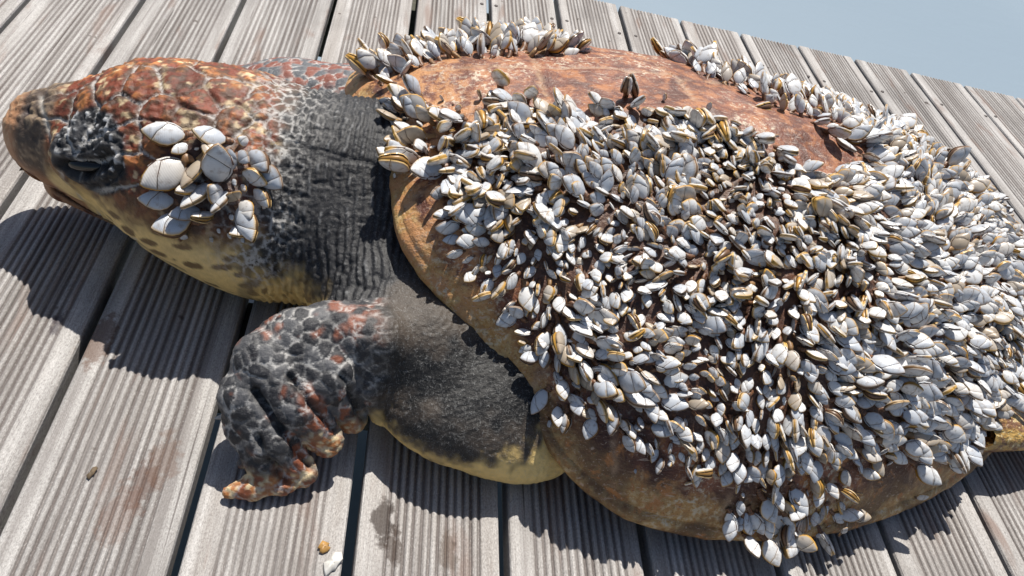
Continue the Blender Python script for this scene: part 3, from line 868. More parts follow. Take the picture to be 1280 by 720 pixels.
def tube_mesh(name, pts, rad, mat, n=8):
    pts = np.array(pts, float); V = []
    for i, p in enumerate(pts):
        d = pts[min(i + 1, len(pts) - 1)] - pts[max(i - 1, 0)]; d /= np.linalg.norm(d)
        a = np.cross(d, [0.3, 0.2, 1.0]); a /= np.linalg.norm(a); b = np.cross(d, a)
        for k in range(n):
            an = math.tau * k / n
            V.append(p + rad[i] * (a * math.cos(an) + b * math.sin(an)))
    F = [tuple(q) for q in grid_faces(len(pts), n, True)] + [tuple(range(n))[::-1], tuple((len(pts) - 1) * n + k for k in range(n))]
    return mesh_np(name, V, F, mat)
M_CLAW = simple('pale_claw', (0.55, 0.50, 0.43), .4)
part('claw', tube_mesh('claw', [(0.4602, 0.4719, 0.0550), (0.4527, 0.4672, 0.0500), (0.4415, 0.4665, 0.0450)], [.005, .0038, .0008], M_CLAW), body)
# rear flipper showing behind the shell
t = NT('mottled_rear_flipper')
_p = t.n('TexCoord').outputs['Object']
_c = t.mix(t.ramp(t.noise(_p, 60, 4, .6), .42, .6), (0.50, 0.31, 0.09), (0.17, 0.08, 0.04))
_c = t.mix(t.math('MULTIPLY', t.ramp(t.noise(_p, 190, 2), .58, .68), .8), _c, (0.66, 0.54, 0.30))
M_REAR = t.out(Base_Color=_c, Roughness=.4, Normal=t.bump(t.noise(_p, 130, 3), .8, .006))
def rear_flipper():
    V = []; n = 20; path = [(*(1.2984, 0.5952, 0.0500), .05, .03), (*(1.3267, 0.5931, 0.0520), .046, .03), (*(1.3596, 0.5958, 0.0500), .042, .026), (*(1.3997, 0.6024, 0.0440), .038, .022), (*(1.4467, 0.6101, 0.0360), .03, .016), (*(1.4951, 0.6179, 0.0280), .006, .004)]
    for x, y, z, a, b in path:
        for k in range(n):
            an = math.tau * k / n
            V.append((x + .012 * math.sin(3 * an), y + a * math.cos(an), max(.003, z + b * math.sin(an))))
    F = [tuple(q) for q in grid_faces(len(path), n, True)] + [tuple(range(n))[::-1], tuple((len(path) - 1) * n + k for k in range(n))]
    return mesh_np('rear_flipper', V, F, M_REAR)
part('rear_flipper', rear_flipper())

# ------------------------------------------------------------------ goose barnacles
def mat_plate():
    t = NT('barnacle_plate')
    p = t.n('TexCoord').outputs['Object']
    rnd = t.math('FRACT', t.math('ADD', t.n('Attribute', attribute_type='OBJECT', attribute_name='tone').outputs['Fac'], t.attr('rnd').outputs['Fac']))
    edge = t.attr('edge').outputs['Fac']
    q = t.attr('rest').outputs['Vector']
    c = t.mix(t.ramp(rnd, 0.0, 0.8), (0.48, 0.51, 0.555), (0.71, 0.71, 0.705))
    c = t.mix(t.ramp(rnd, 0.74, 1.0), c, (0.40, 0.33, 0.25))
    lines = t.n('TexWave', wave_type='RINGS', rings_direction='SPHERICAL', i_Vector=q, i_Scale=7.0, i_Distortion=1.2, i_Detail=2.0).outputs['Fac']
    blot = t.noise(q, 5.0, 3, .6)
    c = t.mix(t.math('MULTIPLY', t.ramp(blot, .50, .70), .6), c, (0.30, 0.25, 0.21))
    c = t.mix(t.math('MULTIPLY', t.ramp(lines, .35, .0), .07), c, (0.30, 0.28, 0.27))
    rim = t.mix(t.ramp(t.math('FRACT', t.math('MULTIPLY', rnd, 7.3)), .42, .7), (0.28, 0.19, 0.11), (0.64, 0.37, 0.055))
    c = t.mix(t.math('MULTIPLY', edge, .95), c, rim)
    b = t.bump(lines, 0.14, 0.0006)
    return t.out(Base_Color=c, Roughness=0.33, Specular_IOR_Level=0.5, Normal=b)
def mat_mantle():
    t = NT('barnacle_mantle')
    rnd = t.math('FRACT', t.math('ADD', t.n('Attribute', attribute_type='OBJECT', attribute_name='tone').outputs['Fac'], t.attr('rnd').outputs['Fac']))
    edge = t.attr('edge').outputs['Fac']
    q = t.attr('rest').outputs['Vector']
    k = t.noise(q, 9, 3)
    br = t.mix(t.ramp(k, .3, .7), (0.035, 0.017, 0.011), (0.11, 0.05, 0.028))
    ye = t.mix(t.ramp(rnd, .25, .8), (0.16, 0.085, 0.04), (0.62, 0.33, 0.05))
    return t.out(Base_Color=t.mix(t.math('MULTIPLY', edge, .9), br, ye), Roughness=0.4)
def mat_stalk():
    t = NT('barnacle_stalk')
    rnd = t.math('FRACT', t.math('ADD', t.n('Attribute', attribute_type='OBJECT', attribute_name='tone').outputs['Fac'], t.attr('rnd').outputs['Fac']))
    q = t.attr('rest').outputs['Vector']
    k = t.noise(t.vscale(q, (8, 8, 26)), 1.0, 3)
    c = t.mix(t.ramp(k, .3, .7), (0.055, 0.026, 0.016), (0.24, 0.11, 0.05))
    c = t.mix(t.ramp(rnd, .7, 1.0), c, (0.30, 0.17, 0.07))
    return t.out(Base_Color=c, Roughness=0.45, Normal=t.bump(k, .5, .0008))
M_PLATE, M_MANTLE, M_STALK = mat_plate(), mat_mantle(), mat_stalk()

OUTL = np.array([(-.06, 0), (.06, 0), (.17, .08), (.29, .22), (.36, .40), (.345, .56), (.235, .77), (.07, .955), (-.02, 1.0), (-.16, .87), (-.28, .66), (-.325, .48), (-.28, .25), (-.16, .08)])
SCUTUM = np.array([(-.02, .02), (.08, .035), (.26, .21), (.340, .395), (.325, .56), (.235, .745), (.025, .640), (-.240, .405), (-.205, .22), (-.10, .07)])
TERGUM = np.array([(.228, .758), (.06, .945), (-.02, .985), (-.15, .855), (-.25, .67), (-.285, .50), (-.255, .418), (.018, .652)])
CEN = np.array([.01, .46])
def _rad(p):
    """how far p lies from the centre towards the outline, 0..1"""
    d = np.asarray(p) - CEN; L = np.hypot(*d)
    if L < 1e-6: return 0.0
    d = d / L; best = 9
    for a, b in zip(OUTL, np.roll(OUTL, -1, 0)):
        e = b - a; den = d[0] * e[1] - d[1] * e[0]
        if abs(den) < 1e-9: continue
        w = a - CEN
        tt = (w[0] * e[1] - w[1] * e[0]) / den; s = (w[0] * d[1] - w[1] * d[0]) / den
        if tt > 0 and -1e-6 <= s <= 1 + 1e-6: best = min(best, tt)
    return min(1.0, L / best)
def _th(p, T): return T * max(0.0, 1 - _rad(p) ** 2.2) ** 0.62

def variant(seed):
    """mesh pieces (V, F, edge) of one barnacle of length 1: stalk from 0 to s, capitulum above"""
    r = random.Random(seed)
    T = r.uniform(.075, .125); sl = r.choice([.04, .08, .14, .22, .34]); gape = r.choice([0.0, .02, .05, .12, .20]) ; wid = r.uniform(.76, 1.08); tip = r.uniform(-.06, .08)
    bend = r.uniform(-.25, .25)
    def shape(x, y, z):
        x = x * wid + tip * z * z
        return (x, y, z + sl)
    def gaped(p, side):
        # open about the back edge
        x, y, z = p; px = -.29
        a = gape * side
        dx, dy = x - px, y
        return (px + dx * math.cos(a) - dy * math.sin(a), dx * math.sin(a) + dy * math.cos(a), z)
    out = {}
    k = 0
    for poly in (SCUTUM, TERGUM):
        c = poly.mean(0)
        for side in (1, -1):
            V = []; E = []
            for q, lift, low in ((1.0, 0.0, -.030), (1.0, .012, 0), (1.0, .012, 0), (.80, .020, 0)):
                for p in poly:
                    pp = c + (p - c) * q
                    y = _th(pp, T) + lift + low
                    V.append(shape(*gaped((pp[0], side * y, pp[1]), side)))
                    front = pp[0] > .05 or pp[1] > .8
                    E.append((0.0 if q < 1.0 else 1.0 if lift == 0.0 else .65) * (1.0 if front else .2))
            V.append(shape(*gaped((c[0], side * (_th(c, T) + .026), c[1]), side))); E.append(0)
            n = len(poly); F = []
            for a in (0, 2):
                for b in range(n):
                    f = (a * n + b, a * n + (b + 1) % n, (a + 1) * n + (b + 1) % n, (a + 1) * n + b)
                    F.append(f if side < 0 else f[::-1])
            for b in range(n):
                f = (3 * n + b, 3 * n + (b + 1) % n, 4 * n)
                F.append(f if side < 0 else f[::-1])
            out['shell_plate', k] = (V, F, E, M_PLATE); k += 1
    # carina: keel along the back
    back = [(-.11, .03), (-.205, .13), (-.275, .27), (-.30, .47), (-.262, .68)]
    V = []; E = []
    for i, p in enumerate(back):
        w = (.03, .045, .045, .04, .01)[i]
        V += [shape(p[0] - .022, 0, p[1]), shape(p[0] + .02, w, p[1]), shape(p[0] + .03, 0, p[1]), shape(p[0] + .02, -w, p[1])]; E += [.1] * 4
    F = [tuple(f) for f in grid_faces(5, 4, True)] + [(0, 1, 2, 3), (19, 18, 17, 16)]
    out['shell_plate', 4] = (V, F, E, M_PLATE)
    # mantle: flattened body between the plates
    V = []; E = []; n = len(OUTL)
    for q, side in ((.45, 1), (.80, 1), (1.0, 0), (.80, -1), (.45, -1)):
        for p in OUTL:
            pp = CEN + (p - CEN) * q
            V.append(shape(*gaped((pp[0], side * _th(pp, T) * .92, pp[1]), side * .55)))
            E.append(1.0 if (q == 1.0 and (p[0] > .1 or p[1] > .8)) else 0.0)
    F = [tuple(f) for f in grid_faces(5, n, True)[:, ::-1]]
    V += [shape(CEN[0], _th(CEN, T) * .92, CEN[1]), shape(CEN[0], -_th(CEN, T) * .92, CEN[1])]; E += [0, 0]
    for b in range(n):
        F += [(5 * n, b, (b + 1) % n)[::-1], (5 * n + 1, 4 * n + (b + 1) % n, 4 * n + b)[::-1]]
    out['mantle', 0] = (V, F, E, M_MANTLE)
    # stalk
    V = []; E = []
    for i in range(4):
        f = i / 3
        rr = .10 + .05 * (1 - f) + .03 * f * f
        cx = bend * (f - 1) * f * 2
        for k in range(6):
            a = math.tau * k / 6
            V.append((cx + rr * math.cos(a), rr * .8 * math.sin(a), -.10 + (sl + .16) * f)); E.append(0)
    F = [tuple(f) for f in grid_faces(4, 6, True)[:, ::-1]] + [tuple(range(18, 24))]
    out['stalk', 0] = (V, F, E, M_STALK)
    return out

NVAR = 14
VAR = [variant(500 + k) for k in range(NVAR)]
VMESH = []
for v in VAR:
    d = {}
    for (nm, k), (V, F, E, m) in v.items():
        me = mesh_np(nm, V, F, m)
        fattr(me, 'edge', E)
        a = me.attributes.new('rest', 'FLOAT_VECTOR', 'POINT'); a.data.foreach_set('vector', np.asarray(V, np.float32).ravel())
        d[nm, k] = me
    VMESH.append(d)

def frame(axis, face):
    z = np.array(axis, float); z /= np.linalg.norm(z)
    y = np.array(face, float); y = y - z * (y @ z)
    if np.linalg.norm(y) < 1e-4: y = np.cross(z, [1, 0, .3])
    y /= np.linalg.norm(y)
    return np.stack([np.cross(y, z), y, z], 1)
PLAIN_M = {}
def barnacle(pos, axis, face, size, var, label, group, stalk=True):
    R = frame(axis, face)
    root = empty('goose_barnacle')
    root.matrix_world = Matrix.Translation(tuple(pos)) @ Matrix([list(map(float, r)) for r in R]).to_4x4() @ Matrix.Scale(float(size), 4)
    root.empty_display_size = .3
    tone = random.random()
    for (nm, k), me in VMESH[var].items():
        o = bpy.data.objects.new(nm, me); COL.objects.link(o); o.parent = root; o['tone'] = tone
    tag(root, label, 'barnacle', group)
    return root

# flattened copies of each variant for the joined crust
FLAT = []
for v in VAR:
    Vs, Es, loops, tot, mi = [], [], [], [], []
    base = 0
    for (nm, k), (V, F, E, m) in v.items():
        Vs += V; Es += E
        for f in F:
            loops += [base + i for i in f]; tot.append(len(f)); mi.append({'barnacle_plate': 0, 'barnacle_mantle': 1, 'barnacle_stalk': 2}[m.name])
        base += len(V)
    FLAT.append((np.array(Vs), np.array(Es), np.array(loops), np.array(tot), np.array(mi)))
def crust_mesh(items, name):
    V, E, R, Q, Lp, T, Mi = [], [], [], [], [], [], []
    base = 0
    for pos, axis, face, size, var in items:
        fv, fe, fl, ft, fm = FLAT[var]
        Rm = frame(axis, face)
        V.append(fv @ Rm.T * size + pos); E.append(fe); Q.append(fv); R.append(np.full(len(fv), RNG.random()))
        Lp.append(fl + base); T.append(ft); Mi.append(fm); base += len(fv)
    V = np.vstack(V).astype(np.float32); Lp = np.concatenate(Lp).astype(np.int32); T = np.concatenate(T).astype(np.int32)
    me = bpy.data.meshes.new(name)
    me.vertices.add(len(V)); me.vertices.foreach_set('co', V.ravel())
    me.loops.add(len(Lp)); me.loops.foreach_set('vertex_index', Lp)
    me.polygons.add(len(T)); me.polygons.foreach_set('loop_start', np.concatenate([[0], np.cumsum(T)[:-1]]).astype(np.int32)); me.polygons.foreach_set('loop_total', T)
    for m in (M_PLATE, M_MANTLE, M_STALK): me.materials.append(m)
    me.polygons.foreach_set('material_index', np.concatenate(Mi).astype(np.int32))
    me.update(calc_edges=True)
    me.polygons.foreach_set('use_smooth', np.ones(len(T), bool))
    fattr(me, 'edge', np.concatenate(E)); fattr(me, 'rnd', np.concatenate(R))
    a = me.attributes.new('rest', 'FLOAT_VECTOR', 'POINT'); a.data.foreach_set('vector', np.vstack(Q).astype(np.float32).ravel())
    return me

def darts(poly, spacing, n, jit=0.004, clump=None):
    poly = np.array(poly); lo = poly.min(0) - .01; hi = poly.max(0) + .01
    cand = lo + RNG.random((n, 2)) * (hi - lo)
    w = RNG.normal(0, jit, (n, 2))
    ok = inside(poly, cand[:, 0] + w[:, 0], cand[:, 1] + w[:, 1])
    cand = cand[ok]
    if clump is not None:
        P = np.stack([cand[:, 0], cand[:, 1], 0 * cand[:, 0]], 1)
        cand = cand[fbm(P, clump[0], 71, 2) + RNG.random(len(cand)) * .15 > clump[1]]
    keep = []
    cell = {}
    for c in cand:
        k = (int(c[0] / spacing), int(c[1] / spacing)); good = True
        for a in (-1, 0, 1):
            for b in (-1, 0, 1):
                for q in cell.get((k[0] + a, k[1] + b), ()):
                    if (q[0] - c[0]) ** 2 + (q[1] - c[1]) ** 2 < spacing ** 2: good = False; break
                if not good: break
            if not good: break
        if good: cell.setdefault(k, []).append(c); keep.append(c)
    return np.array(keep)

def grow(uv, zone, mean, sd, tilt, centre, spread=55, outward=1.0, lo=.011, hi=.036):
    P, N, rho = cara_point(uv[:, 0], uv[:, 1])
    res = []
    down = np.zeros_like(N); down[:, 2] = -1
    down = down - N * (down * N).sum(1, keepdims=True)
    out2 = uv - np.array(centre)
    out3 = np.concatenate([out2[:, :1] * CE + out2[:, 1:] * CN, np.zeros((len(uv), 1))], 1)
    out3 = out3 - N * (out3 * N).sum(1, keepdims=True)
    ln = np.linalg.norm(out3, axis=1, keepdims=True)
    d = out3 / (ln + 1e-6) * outward * np.minimum(1, ln / .12) + down * .9
    flow = (fbm(np.stack([uv[:, 0], uv[:, 1], 0 * uv[:, 0]], 1), 11, 44, 2) - .5) * 4
    big = .55 + .9 * fbm(np.stack([uv[:, 0], uv[:, 1], 0 * uv[:, 0]], 1), 17, 45, 2)
    for i in range(len(uv)):
        di = d[i]
        if np.linalg.norm(di) < .25:
            di = np.cross(N[i], RNG.normal(size=3))
        di = di / np.linalg.norm(di)
        a = math.radians(RNG.normal(0, spread * .55)) + flow[i] * math.radians(spread) * 1.6
        di = di * math.cos(a) + np.cross(N[i], di) * math.sin(a)
        tl = math.radians(np.clip(RNG.normal(*tilt), 5, 86))
        ax = N[i] * math.cos(tl) + di * math.sin(tl)
        fa = math.radians(RNG.normal(0, 42)) + (math.pi if RNG.random() < .5 else 0)
        fn = N[i] - ax * (N[i] @ ax)
        if np.linalg.norm(fn) < .15: fn = np.cross(ax, RNG.normal(size=3))
        fn = fn / np.linalg.norm(fn)
        fn = fn * math.cos(fa) + np.cross(ax, fn) * math.sin(fa)
        s = float(np.clip(RNG.normal(mean, sd) * big[i], lo, hi))
        res.append([P[i] - N[i] * .001, ax, fn, s, int(RNG.integers(NVAR)), zone])
    return res

ALL = []
uv = darts(MAIN, .0072, 200000)
ed = edge_dist(MAIN, uv[:, 0], uv[:, 1])
ALL += grow(uv[ed < .03], 'margin', .0210, .0050, (65, 12), (.50, -.02), 45, 1.0)
ALL += grow(uv[(ed >= .03)], 'crust', .0188, .0050, (62, 14), (.50, -.02), 50, .8)
ALL += grow(darts(FRONT, .0115, 3000), 'front', .0285, .0045, (48, 16), (.10, .02), 55)
ALL += grow(darts(FARSHOULDER, .0100, 9000, clump=(28, .38)), 'shoulder', .0250, .0045, (48, 18), (.10, .10), 60)
ALL += grow(darts(FARRIDGE, .0125, 6000), 'ridge', .0215, .0045, (58, 14), (.50, .05), 50)
ALL += grow(darts(LOWRIM, .0115, 4000, clump=(40, .36)), 'lowrim', .0245, .0040, (62, 14), (.42, -.15), 50)
# a few hanging from the rim itself below that clump
def rim_row(u0, u1, n, zone):
    r = []
    for k in range(n):
        u = u0 + (u1 - u0) * (k + RNG.random() * .8) / n
        v = np.interp(u, _near[8:17, 0], _near[8:17, 1])
        r.append((u, v + .006))
    return grow(np.array(r), zone, .0245, .004, (80, 10), (u0 * .5 + u1 * .5, -.2), 45)
ALL += rim_row(.335, .475, 17, 'lowrim')
# single ones standing on the bare shell
for px_, sz in (((0.1209, 0.0454), .026), ((0.0731, -0.0037), .029), ((0.0803, -0.0444), .025), ((0.0915, -0.0448), .024), ((0.2575, 0.0286), .028), ((0.2690, 0.0257), .027), ((0.1742, -0.0190), .024), ((0.4465, -0.3529), .024), ((0.4921, -0.3444), .024), ((0.1444, 0.0143), .02)):
    g = grow(np.array([px_]), 'front', sz, .001, (35, 12), (.5, -.02), 60)
    ALL += g
# juveniles, too small to tell one from the next
TINY = grow(darts(MAIN, .020, 9000, .012), 'tiny', .0095, .0025, (35, 20), (.5, -.02), 90, .5, .005, .014)
TINY += grow(darts(FRONT, .013, 1500, .012), 'tiny', .0085, .002, (35, 20), (.1, .02), 90, .5, .005, .013)
TINY += grow(darts(LOWRIM, .014, 1500, .010), 'tiny', .0085, .002, (35, 20), (.4, -.2), 90, .5, .005, .013)

# ---- on the head: each one known by its own look
HEADB = [
    ('long white barnacle lying highest of the clump on the turtle cheek', 0, ((0.3692, 0.6863, 0.1927), (-0.9403, -0.2907, 0.1771), (0.3319, -0.6678, 0.6663), 0.0381)),
    ('slim cream barnacle beside the crown, right of the highest cheek barnacle', 1, ((0.4052, 0.6903, 0.1933), (-0.8964, -0.2883, 0.3367), (0.4132, -0.2687, 0.8701), 0.0327)),
    ('broad white barnacle behind the eye, its pointed end towards the jaw', 2, ((0.3716, 0.6653, 0.1755), (-0.7430, -0.6426, -0.1872), (0.3369, -0.6008, 0.7249), 0.0444)),
    ('narrow open barnacle with yellow edges between two broad white cheek barnacles', 3, ((0.3845, 0.6714, 0.1807), (-0.1950, -0.9550, -0.2235), (-0.6311, -0.0523, 0.7739), 0.0370)),
    ('biggest round white barnacle with yellow border in the middle of the cheek clump', 4, ((0.4032, 0.6544, 0.1642), (0.0169, 0.0817, 0.9965), (0.2755, -0.9584, 0.0739), 0.0419)),
    ('grey brown gaping barnacle below the biggest round one on the cheek', 5, ((0.3955, 0.6554, 0.1657), (-0.4687, -0.8475, -0.2493), (-0.4102, -0.0411, 0.9111), 0.0367)),
    ('oval white barnacle nearest the mouth corner, on the turtle cheek', 6, ((0.3684, 0.6423, 0.1470), (-0.9545, -0.2881, 0.0773), (0.2559, -0.6576, 0.7086), 0.0326)),
    ('grey barnacle with a yellow edge, lowest of the cheek clump', 7, ((0.3865, 0.6340, 0.1343), (-0.8896, -0.4319, -0.1483), (0.0880, -0.4809, 0.8723), 0.0359)),
    ('orange brown gaping barnacle in the centre of the cheek clump', 5, ((0.4134, 0.6529, 0.1616), (-0.2760, -0.9414, -0.1937), (-0.5814, 0.0030, 0.8136), 0.0296)),
    ('large split white barnacle at the lower back of the cheek clump', 8, ((0.4249, 0.6458, 0.1516), (0.5164, -0.7692, -0.3765), (-0.2551, -0.5578, 0.7898), 0.0384)),
    ('small white upright barnacle just above the large split one on the cheek', 9, ((0.4257, 0.6490, 0.1553), (0.5470, -0.8233, -0.1515), (-0.5004, -0.4666, 0.7293), 0.0239)),
    ('white barnacle on the neck side of the cheek clump, upper of two', 0, ((0.4266, 0.6874, 0.1885), (0.6390, -0.7667, -0.0620), (-0.4913, -0.4689, 0.7340), 0.0310)),
    ('white barnacle at the very back of the cheek clump, touching the dark neck', 2, ((0.4338, 0.6756, 0.1790), (0.8102, -0.5624, -0.1650), (-0.3882, -0.7259, 0.5678), 0.0351)),
    ('small white barnacle under the slim cream one near the crown', 4, ((0.3924, 0.6902, 0.1943), (-0.0671, -0.9957, -0.0641), (0.1729, -0.0749, 0.9821), 0.0257)),
    ('tiny white barnacle under the highest one on the cheek, behind the eye', 6, ((0.3705, 0.6805, 0.1884), (-0.5849, -0.8080, -0.0712), (0.4331, -0.3854, 0.8148), 0.0189)),
    ('slender white barnacle between the oval one and the lowest one on the cheek', 11, ((0.3916, 0.6387, 0.1439), (-0.8360, -0.5453, 0.0613), (0.2445, -0.2703, 0.9312), 0.0305)),
    ('honey yellow edged barnacle in the dark lower middle of the cheek clump', 13, ((0.4040, 0.6372, 0.1417), (-0.6749, -0.6916, 0.2572), (0.1920, 0.1719, 0.9662), 0.0249)),
    ('tilted grey barnacle tucked behind the biggest round one on the cheek', 12, ((0.4156, 0.6671, 0.1752), (-0.2379, 0.1311, 0.9624), (0.7142, -0.6479, 0.2648), 0.0226)),
    ('narrow pale barnacle pointing at the neck, between the two rear cheek barnacles', 10, ((0.4214, 0.6685, 0.1755), (0.9151, -0.4032, -0.0014), (-0.4027, -0.9140, 0.0491), 0.0273)),
    ('brownish barnacle squeezed above the large split one on the cheek', 11, ((0.4142, 0.6459, 0.1532), (0.5331, -0.2555, 0.8066), (0.2104, -0.8833, -0.4188), 0.0245)),
    ('small barnacle wedged between the narrow open one and the broad white one, cheek', 8, ((0.3843, 0.6519, 0.1619), (-0.4904, -0.8413, 0.2274), (0.3177, 0.0704, 0.9456), 0.0252)),
    ('upright pale barnacle just below the biggest round one, middle of the cheek', 2, ((0.4098, 0.6452, 0.1528), (-0.3482, -0.3286, 0.8779), (0.8956, -0.3933, 0.2080), 0.0282)),
    ('dull barnacle lying along the dark patch under the split white one, cheek', 10, ((0.4410, 0.6358, 0.1344), (-0.7210, -0.6896, 0.0678), (0.1075, -0.0147, 0.9941), 0.0232)),
    ('pale barnacle leaning on the neck below the rearmost cheek barnacle', 13, ((0.4373, 0.6594, 0.1640), (0.6841, -0.7078, -0.1763), (-0.5320, -0.6494, 0.5433), 0.0252)),
    ('short white barnacle between the slim cream one and the upper rear one, cheek', 12, ((0.4152, 0.6829, 0.1872), (0.6241, -0.7640, 0.1639), (-0.7199, -0.4808, 0.5006), 0.0224)),
    ('small white barnacle at the top back corner of the cheek clump', 9, ((0.4255, 0.6929, 0.1922), (-0.6428, -0.4135, 0.6448), (0.7485, -0.5179, 0.4142), 0.0151)),
]
for lab, var, (pos, ax, fn, L) in HEADB:
    sl_ = VAR[var]['stalk', 0][0][-1][2] - .06
    barnacle(np.array(pos) - np.array(ax) * L * sl_ * .8, ax, fn, L * 1.06, var, lab, 'goose barnacles on the turtle head')
HTINY = []
for (pos, ax, fn, L) in [((0.4231, 0.6605, 0.1680), (0.5861, -0.8054, -0.0879), (-0.5514, -0.4760, 0.6851), 0.0143), ((0.4363, 0.6568, 0.1617), (0.6681, -0.7360, -0.1092), (-0.5322, -0.5752, 0.6212), 0.0146), ((0.4151, 0.6622, 0.1708), (0.5011, -0.8616, -0.0808), (-0.6454, -0.4343, 0.6284), 0.0141), ((0.4385, 0.6680, 0.1717), (0.4245, 0.3240, 0.8455), (0.3011, -0.9311, 0.2057), 0.0120), ((0.4170, 0.6298, 0.1278), (0.6971, -0.6856, -0.2098), (-0.4236, -0.6299, 0.6510), 0.0111), ((0.4016, 0.6272, 0.1204), (0.6135, -0.7475, -0.2548), (-0.3988, -0.5717, 0.7170), 0.0102), ((0.4068, 0.6311, 0.1308), (0.6460, -0.7572, -0.0972), (-0.5969, -0.5804, 0.5539), 0.0095), ((0.3759, 0.6762, 0.1850), (0.7031, -0.1692, 0.6907), (-0.0302, -0.9775, -0.2088), 0.0091), ((0.4476, 0.6478, 0.1488), (0.4323, 0.0455, 0.9006), (0.1392, -0.9901, -0.0168), 0.0098), ((0.4297, 0.6656, 0.1715), (0.6010, -0.7984, -0.0382), (-0.5911, -0.4762, 0.6510), 0.0103), ((0.4161, 0.6787, 0.1846), (0.7242, 0.0662, 0.6864), (0.1472, -0.9873, -0.0600), 0.0102), ((0.3738, 0.6280, 0.1093), (0.4370, -0.3169, 0.8418), (0.0725, -0.9204, -0.3841), 0.0179), ((0.4302, 0.6291, 0.1250), (0.6526, -0.7458, -0.1340), (-0.3836, -0.4777, 0.7904), 0.0092), ((0.4171, 0.6397, 0.1446), (0.5584, -0.8269, -0.0671), (-0.4204, -0.3517, 0.8364), 0.0118)]:
    HTINY.append([np.array(pos), np.array(ax), np.array(fn), L / 1.4, int(RNG.integers(NVAR)), 'tiny'])

# ---- the 300 that show largest stand as individuals, the rest is one crust
CR = np.array(CAM_R)
def seen(items):
    cen = np.array([b[0] + b[1] * b[3] * .95 for b in items])
    q = (cen - CAM) @ CR
    px = np.stack([640 + 1020 * q[:, 0] / -q[:, 2], 360 - 1020 * q[:, 1] / -q[:, 2]], 1); dist = -q[:, 2]
    size = np.array([b[3] for b in items]) / dist * 1020
    _, N, _ = cara_point(*((np.array([b[0][:2] for b in items]) - CO) @ np.stack([CE, CN], 1)).T)
    view = CAM - cen; view /= np.linalg.norm(view, axis=1, keepdims=True)
    face = (N * view).sum(1)
    score = size * sstep(.02, .25, face)
    infr = (px[:, 0] > 5) & (px[:, 0] < 1275) & (px[:, 1] > 3) & (px[:, 1] < 717)
    for i in range(len(items)):
        d = np.hypot(*(px - px[i]).T)
        score[i] *= 0.80 ** np.sum((d < 11) & (dist < dist[i] - .003))
    return np.where(infr, score, 0)
sc_ = seen(ALL)
order = np.argsort(-sc_)
N_SINGLE = 300 - len(HEADB)
quota = {'front': 40, 'shoulder': 30, 'ridge': 26, 'lowrim': 34}
pick = []
for z, qn in quota.items():
    pick += [i for i in order if ALL[i][5] == z and sc_[i] > 6][:qn]
ps = set(pick)
for i in order:
    if len(pick) >= N_SINGLE: break
    if i not in ps and ALL[i][5] in ('margin', 'crust'): pick.append(i); ps.add(i)
ZL = {'front': ('white goose barnacle at the shell front behind the neck', 'goose barnacles at the front of the shell'),
      'shoulder': ('goose barnacle on the far shoulder rim of shell', 'goose barnacles along the far shoulder of the shell'),
      'ridge': ('goose barnacle in the row beyond the bare ridge', 'goose barnacles in the row beyond the bare ridge'),
      'lowrim': ('goose barnacle hanging in the near lower rim clump', 'goose barnacles hanging from the lower shell rim'),
      'margin': ('white goose barnacle along the outer margin of the main crust on the shell', 'goose barnacles on the margin of the main crust'),
      'crust': ('white goose barnacle packed inside the main crust covering the turtle shell', 'goose barnacles packed inside the main crust')}
def place_words(p):
    u, v = float((p[:2] - CO) @ CE), float((p[:2] - CO) @ CN)
    along = 'front' if u < .30 else 'middle' if u < .58 else 'rear'
    across = 'near flank' if v < -.17 else 'top' if v < .06 else 'far slope'
    return along, across
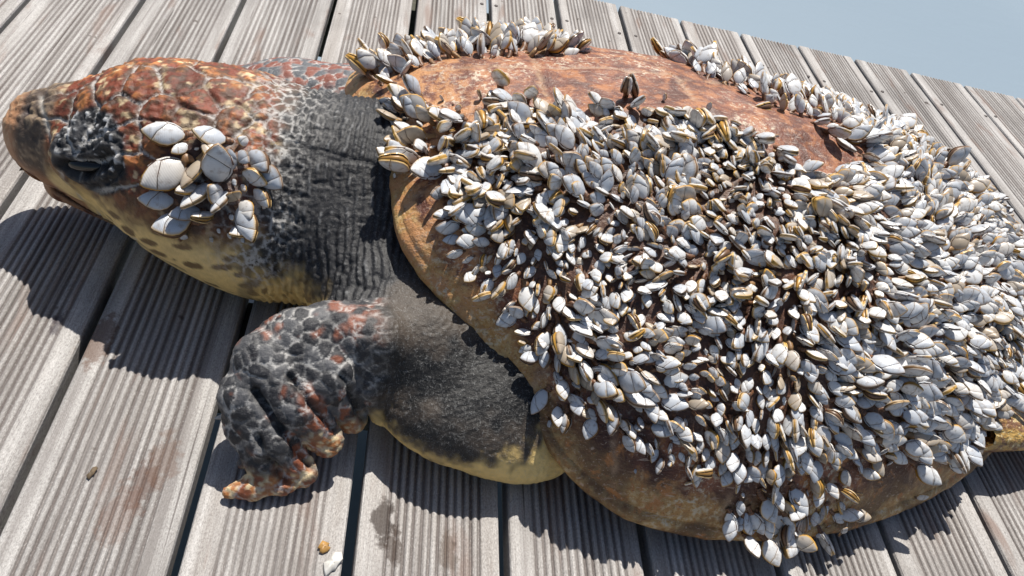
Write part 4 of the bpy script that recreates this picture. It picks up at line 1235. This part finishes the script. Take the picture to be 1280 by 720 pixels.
for i in pick:
    b = ALL[i]
    lab, grp = ZL[b[5]]
    size_w = 'large' if b[3] > .0250 else 'small' if b[3] < .0205 else 'middling'
    a3 = b[1]; ca = float(a3[:2] @ CE); cn = float(a3[:2] @ CN)
    tip_w = 'standing upright' if a3[2] > .86 else 'tip towards the head' if -ca > abs(cn) else 'tip towards the tail' if ca > abs(cn) else 'tip towards the water' if cn > 0 else 'tip towards the near rim'
    lab = size_w + ' ' + lab + ', ' + tip_w
    if b[5] in ('margin', 'crust'):
        al, ac = place_words(b[0])
        lab = f"{size_w} goose barnacle {'at crust margin' if b[5] == 'margin' else 'inside the crust'}, {al} {ac} of shell, {tip_w}"
    barnacle(b[0], b[1], b[2], b[3], b[4], lab, grp)
rest = [b[:5] for i, b in enumerate(ALL) if i not in ps] + [b[:5] for b in TINY + HTINY]
crust = link('barnacle_crust', crust_mesh(rest, 'barnacle_crust'))
tag(crust, 'dense crust of countless smaller goose barnacles over the turtle shell', 'barnacles', kind='stuff')
print('BARNACLES', len(ALL), len(TINY), 'single', len(pick), {z: sum(ALL[i][5] == z for i in pick) for z in ZL})

# ------------------------------------------------------------------ crumbs on the planks
M_CHIP = simple('shell_chip_white', (0.62, 0.60, 0.56), .5); M_BIT = simple('orange_bit', (0.40, 0.22, 0.06), .5)
def chip(name, loc, r, mat, seed, lab, cat):
    rr = random.Random(seed); n = 11; V = []
    for q, z in ((1, 0), (.92, .45), (.5, .9), (.12, 1.0)):
        for k in range(n):
            a = math.tau * k / n; w = 1 + .35 * math.sin(2 * a + seed) + .18 * math.sin(5 * a + seed * 2)
            V.append((r * q * w * math.cos(a), r * .62 * q * w * math.sin(a), r * .38 * z * (1 + .3 * math.sin(a * 3))))
    F = [tuple(f) for f in grid_faces(4, n, True)[:, ::-1]] + [tuple(3 * n + k for k in range(n)), tuple(range(n))[::-1]]
    o = link(name, mesh_np(name, V, F, mat)); o.location = loc; o.rotation_euler = (0, 0, rr.uniform(0, 6))
    tag(o, lab, cat)
    return o
chip('shell_chip', (0.5665, 0.3581, 0.0020), .011, M_CHIP, 3, 'white broken shell chip on the plank at the bottom edge', 'shell chip')
chip('orange_bit', (0.5569, 0.3725, 0.0020), .007, M_BIT, 5, 'small orange brown bit on the plank beside the white chip', 'crumb')
chip('brown_bit', (0.3453, 0.4244, 0.0010), .0055, simple('brown_bit', (0.13, 0.09, 0.05), .7), 8, 'small round brown bit alone on the left grooved plank', 'crumb')
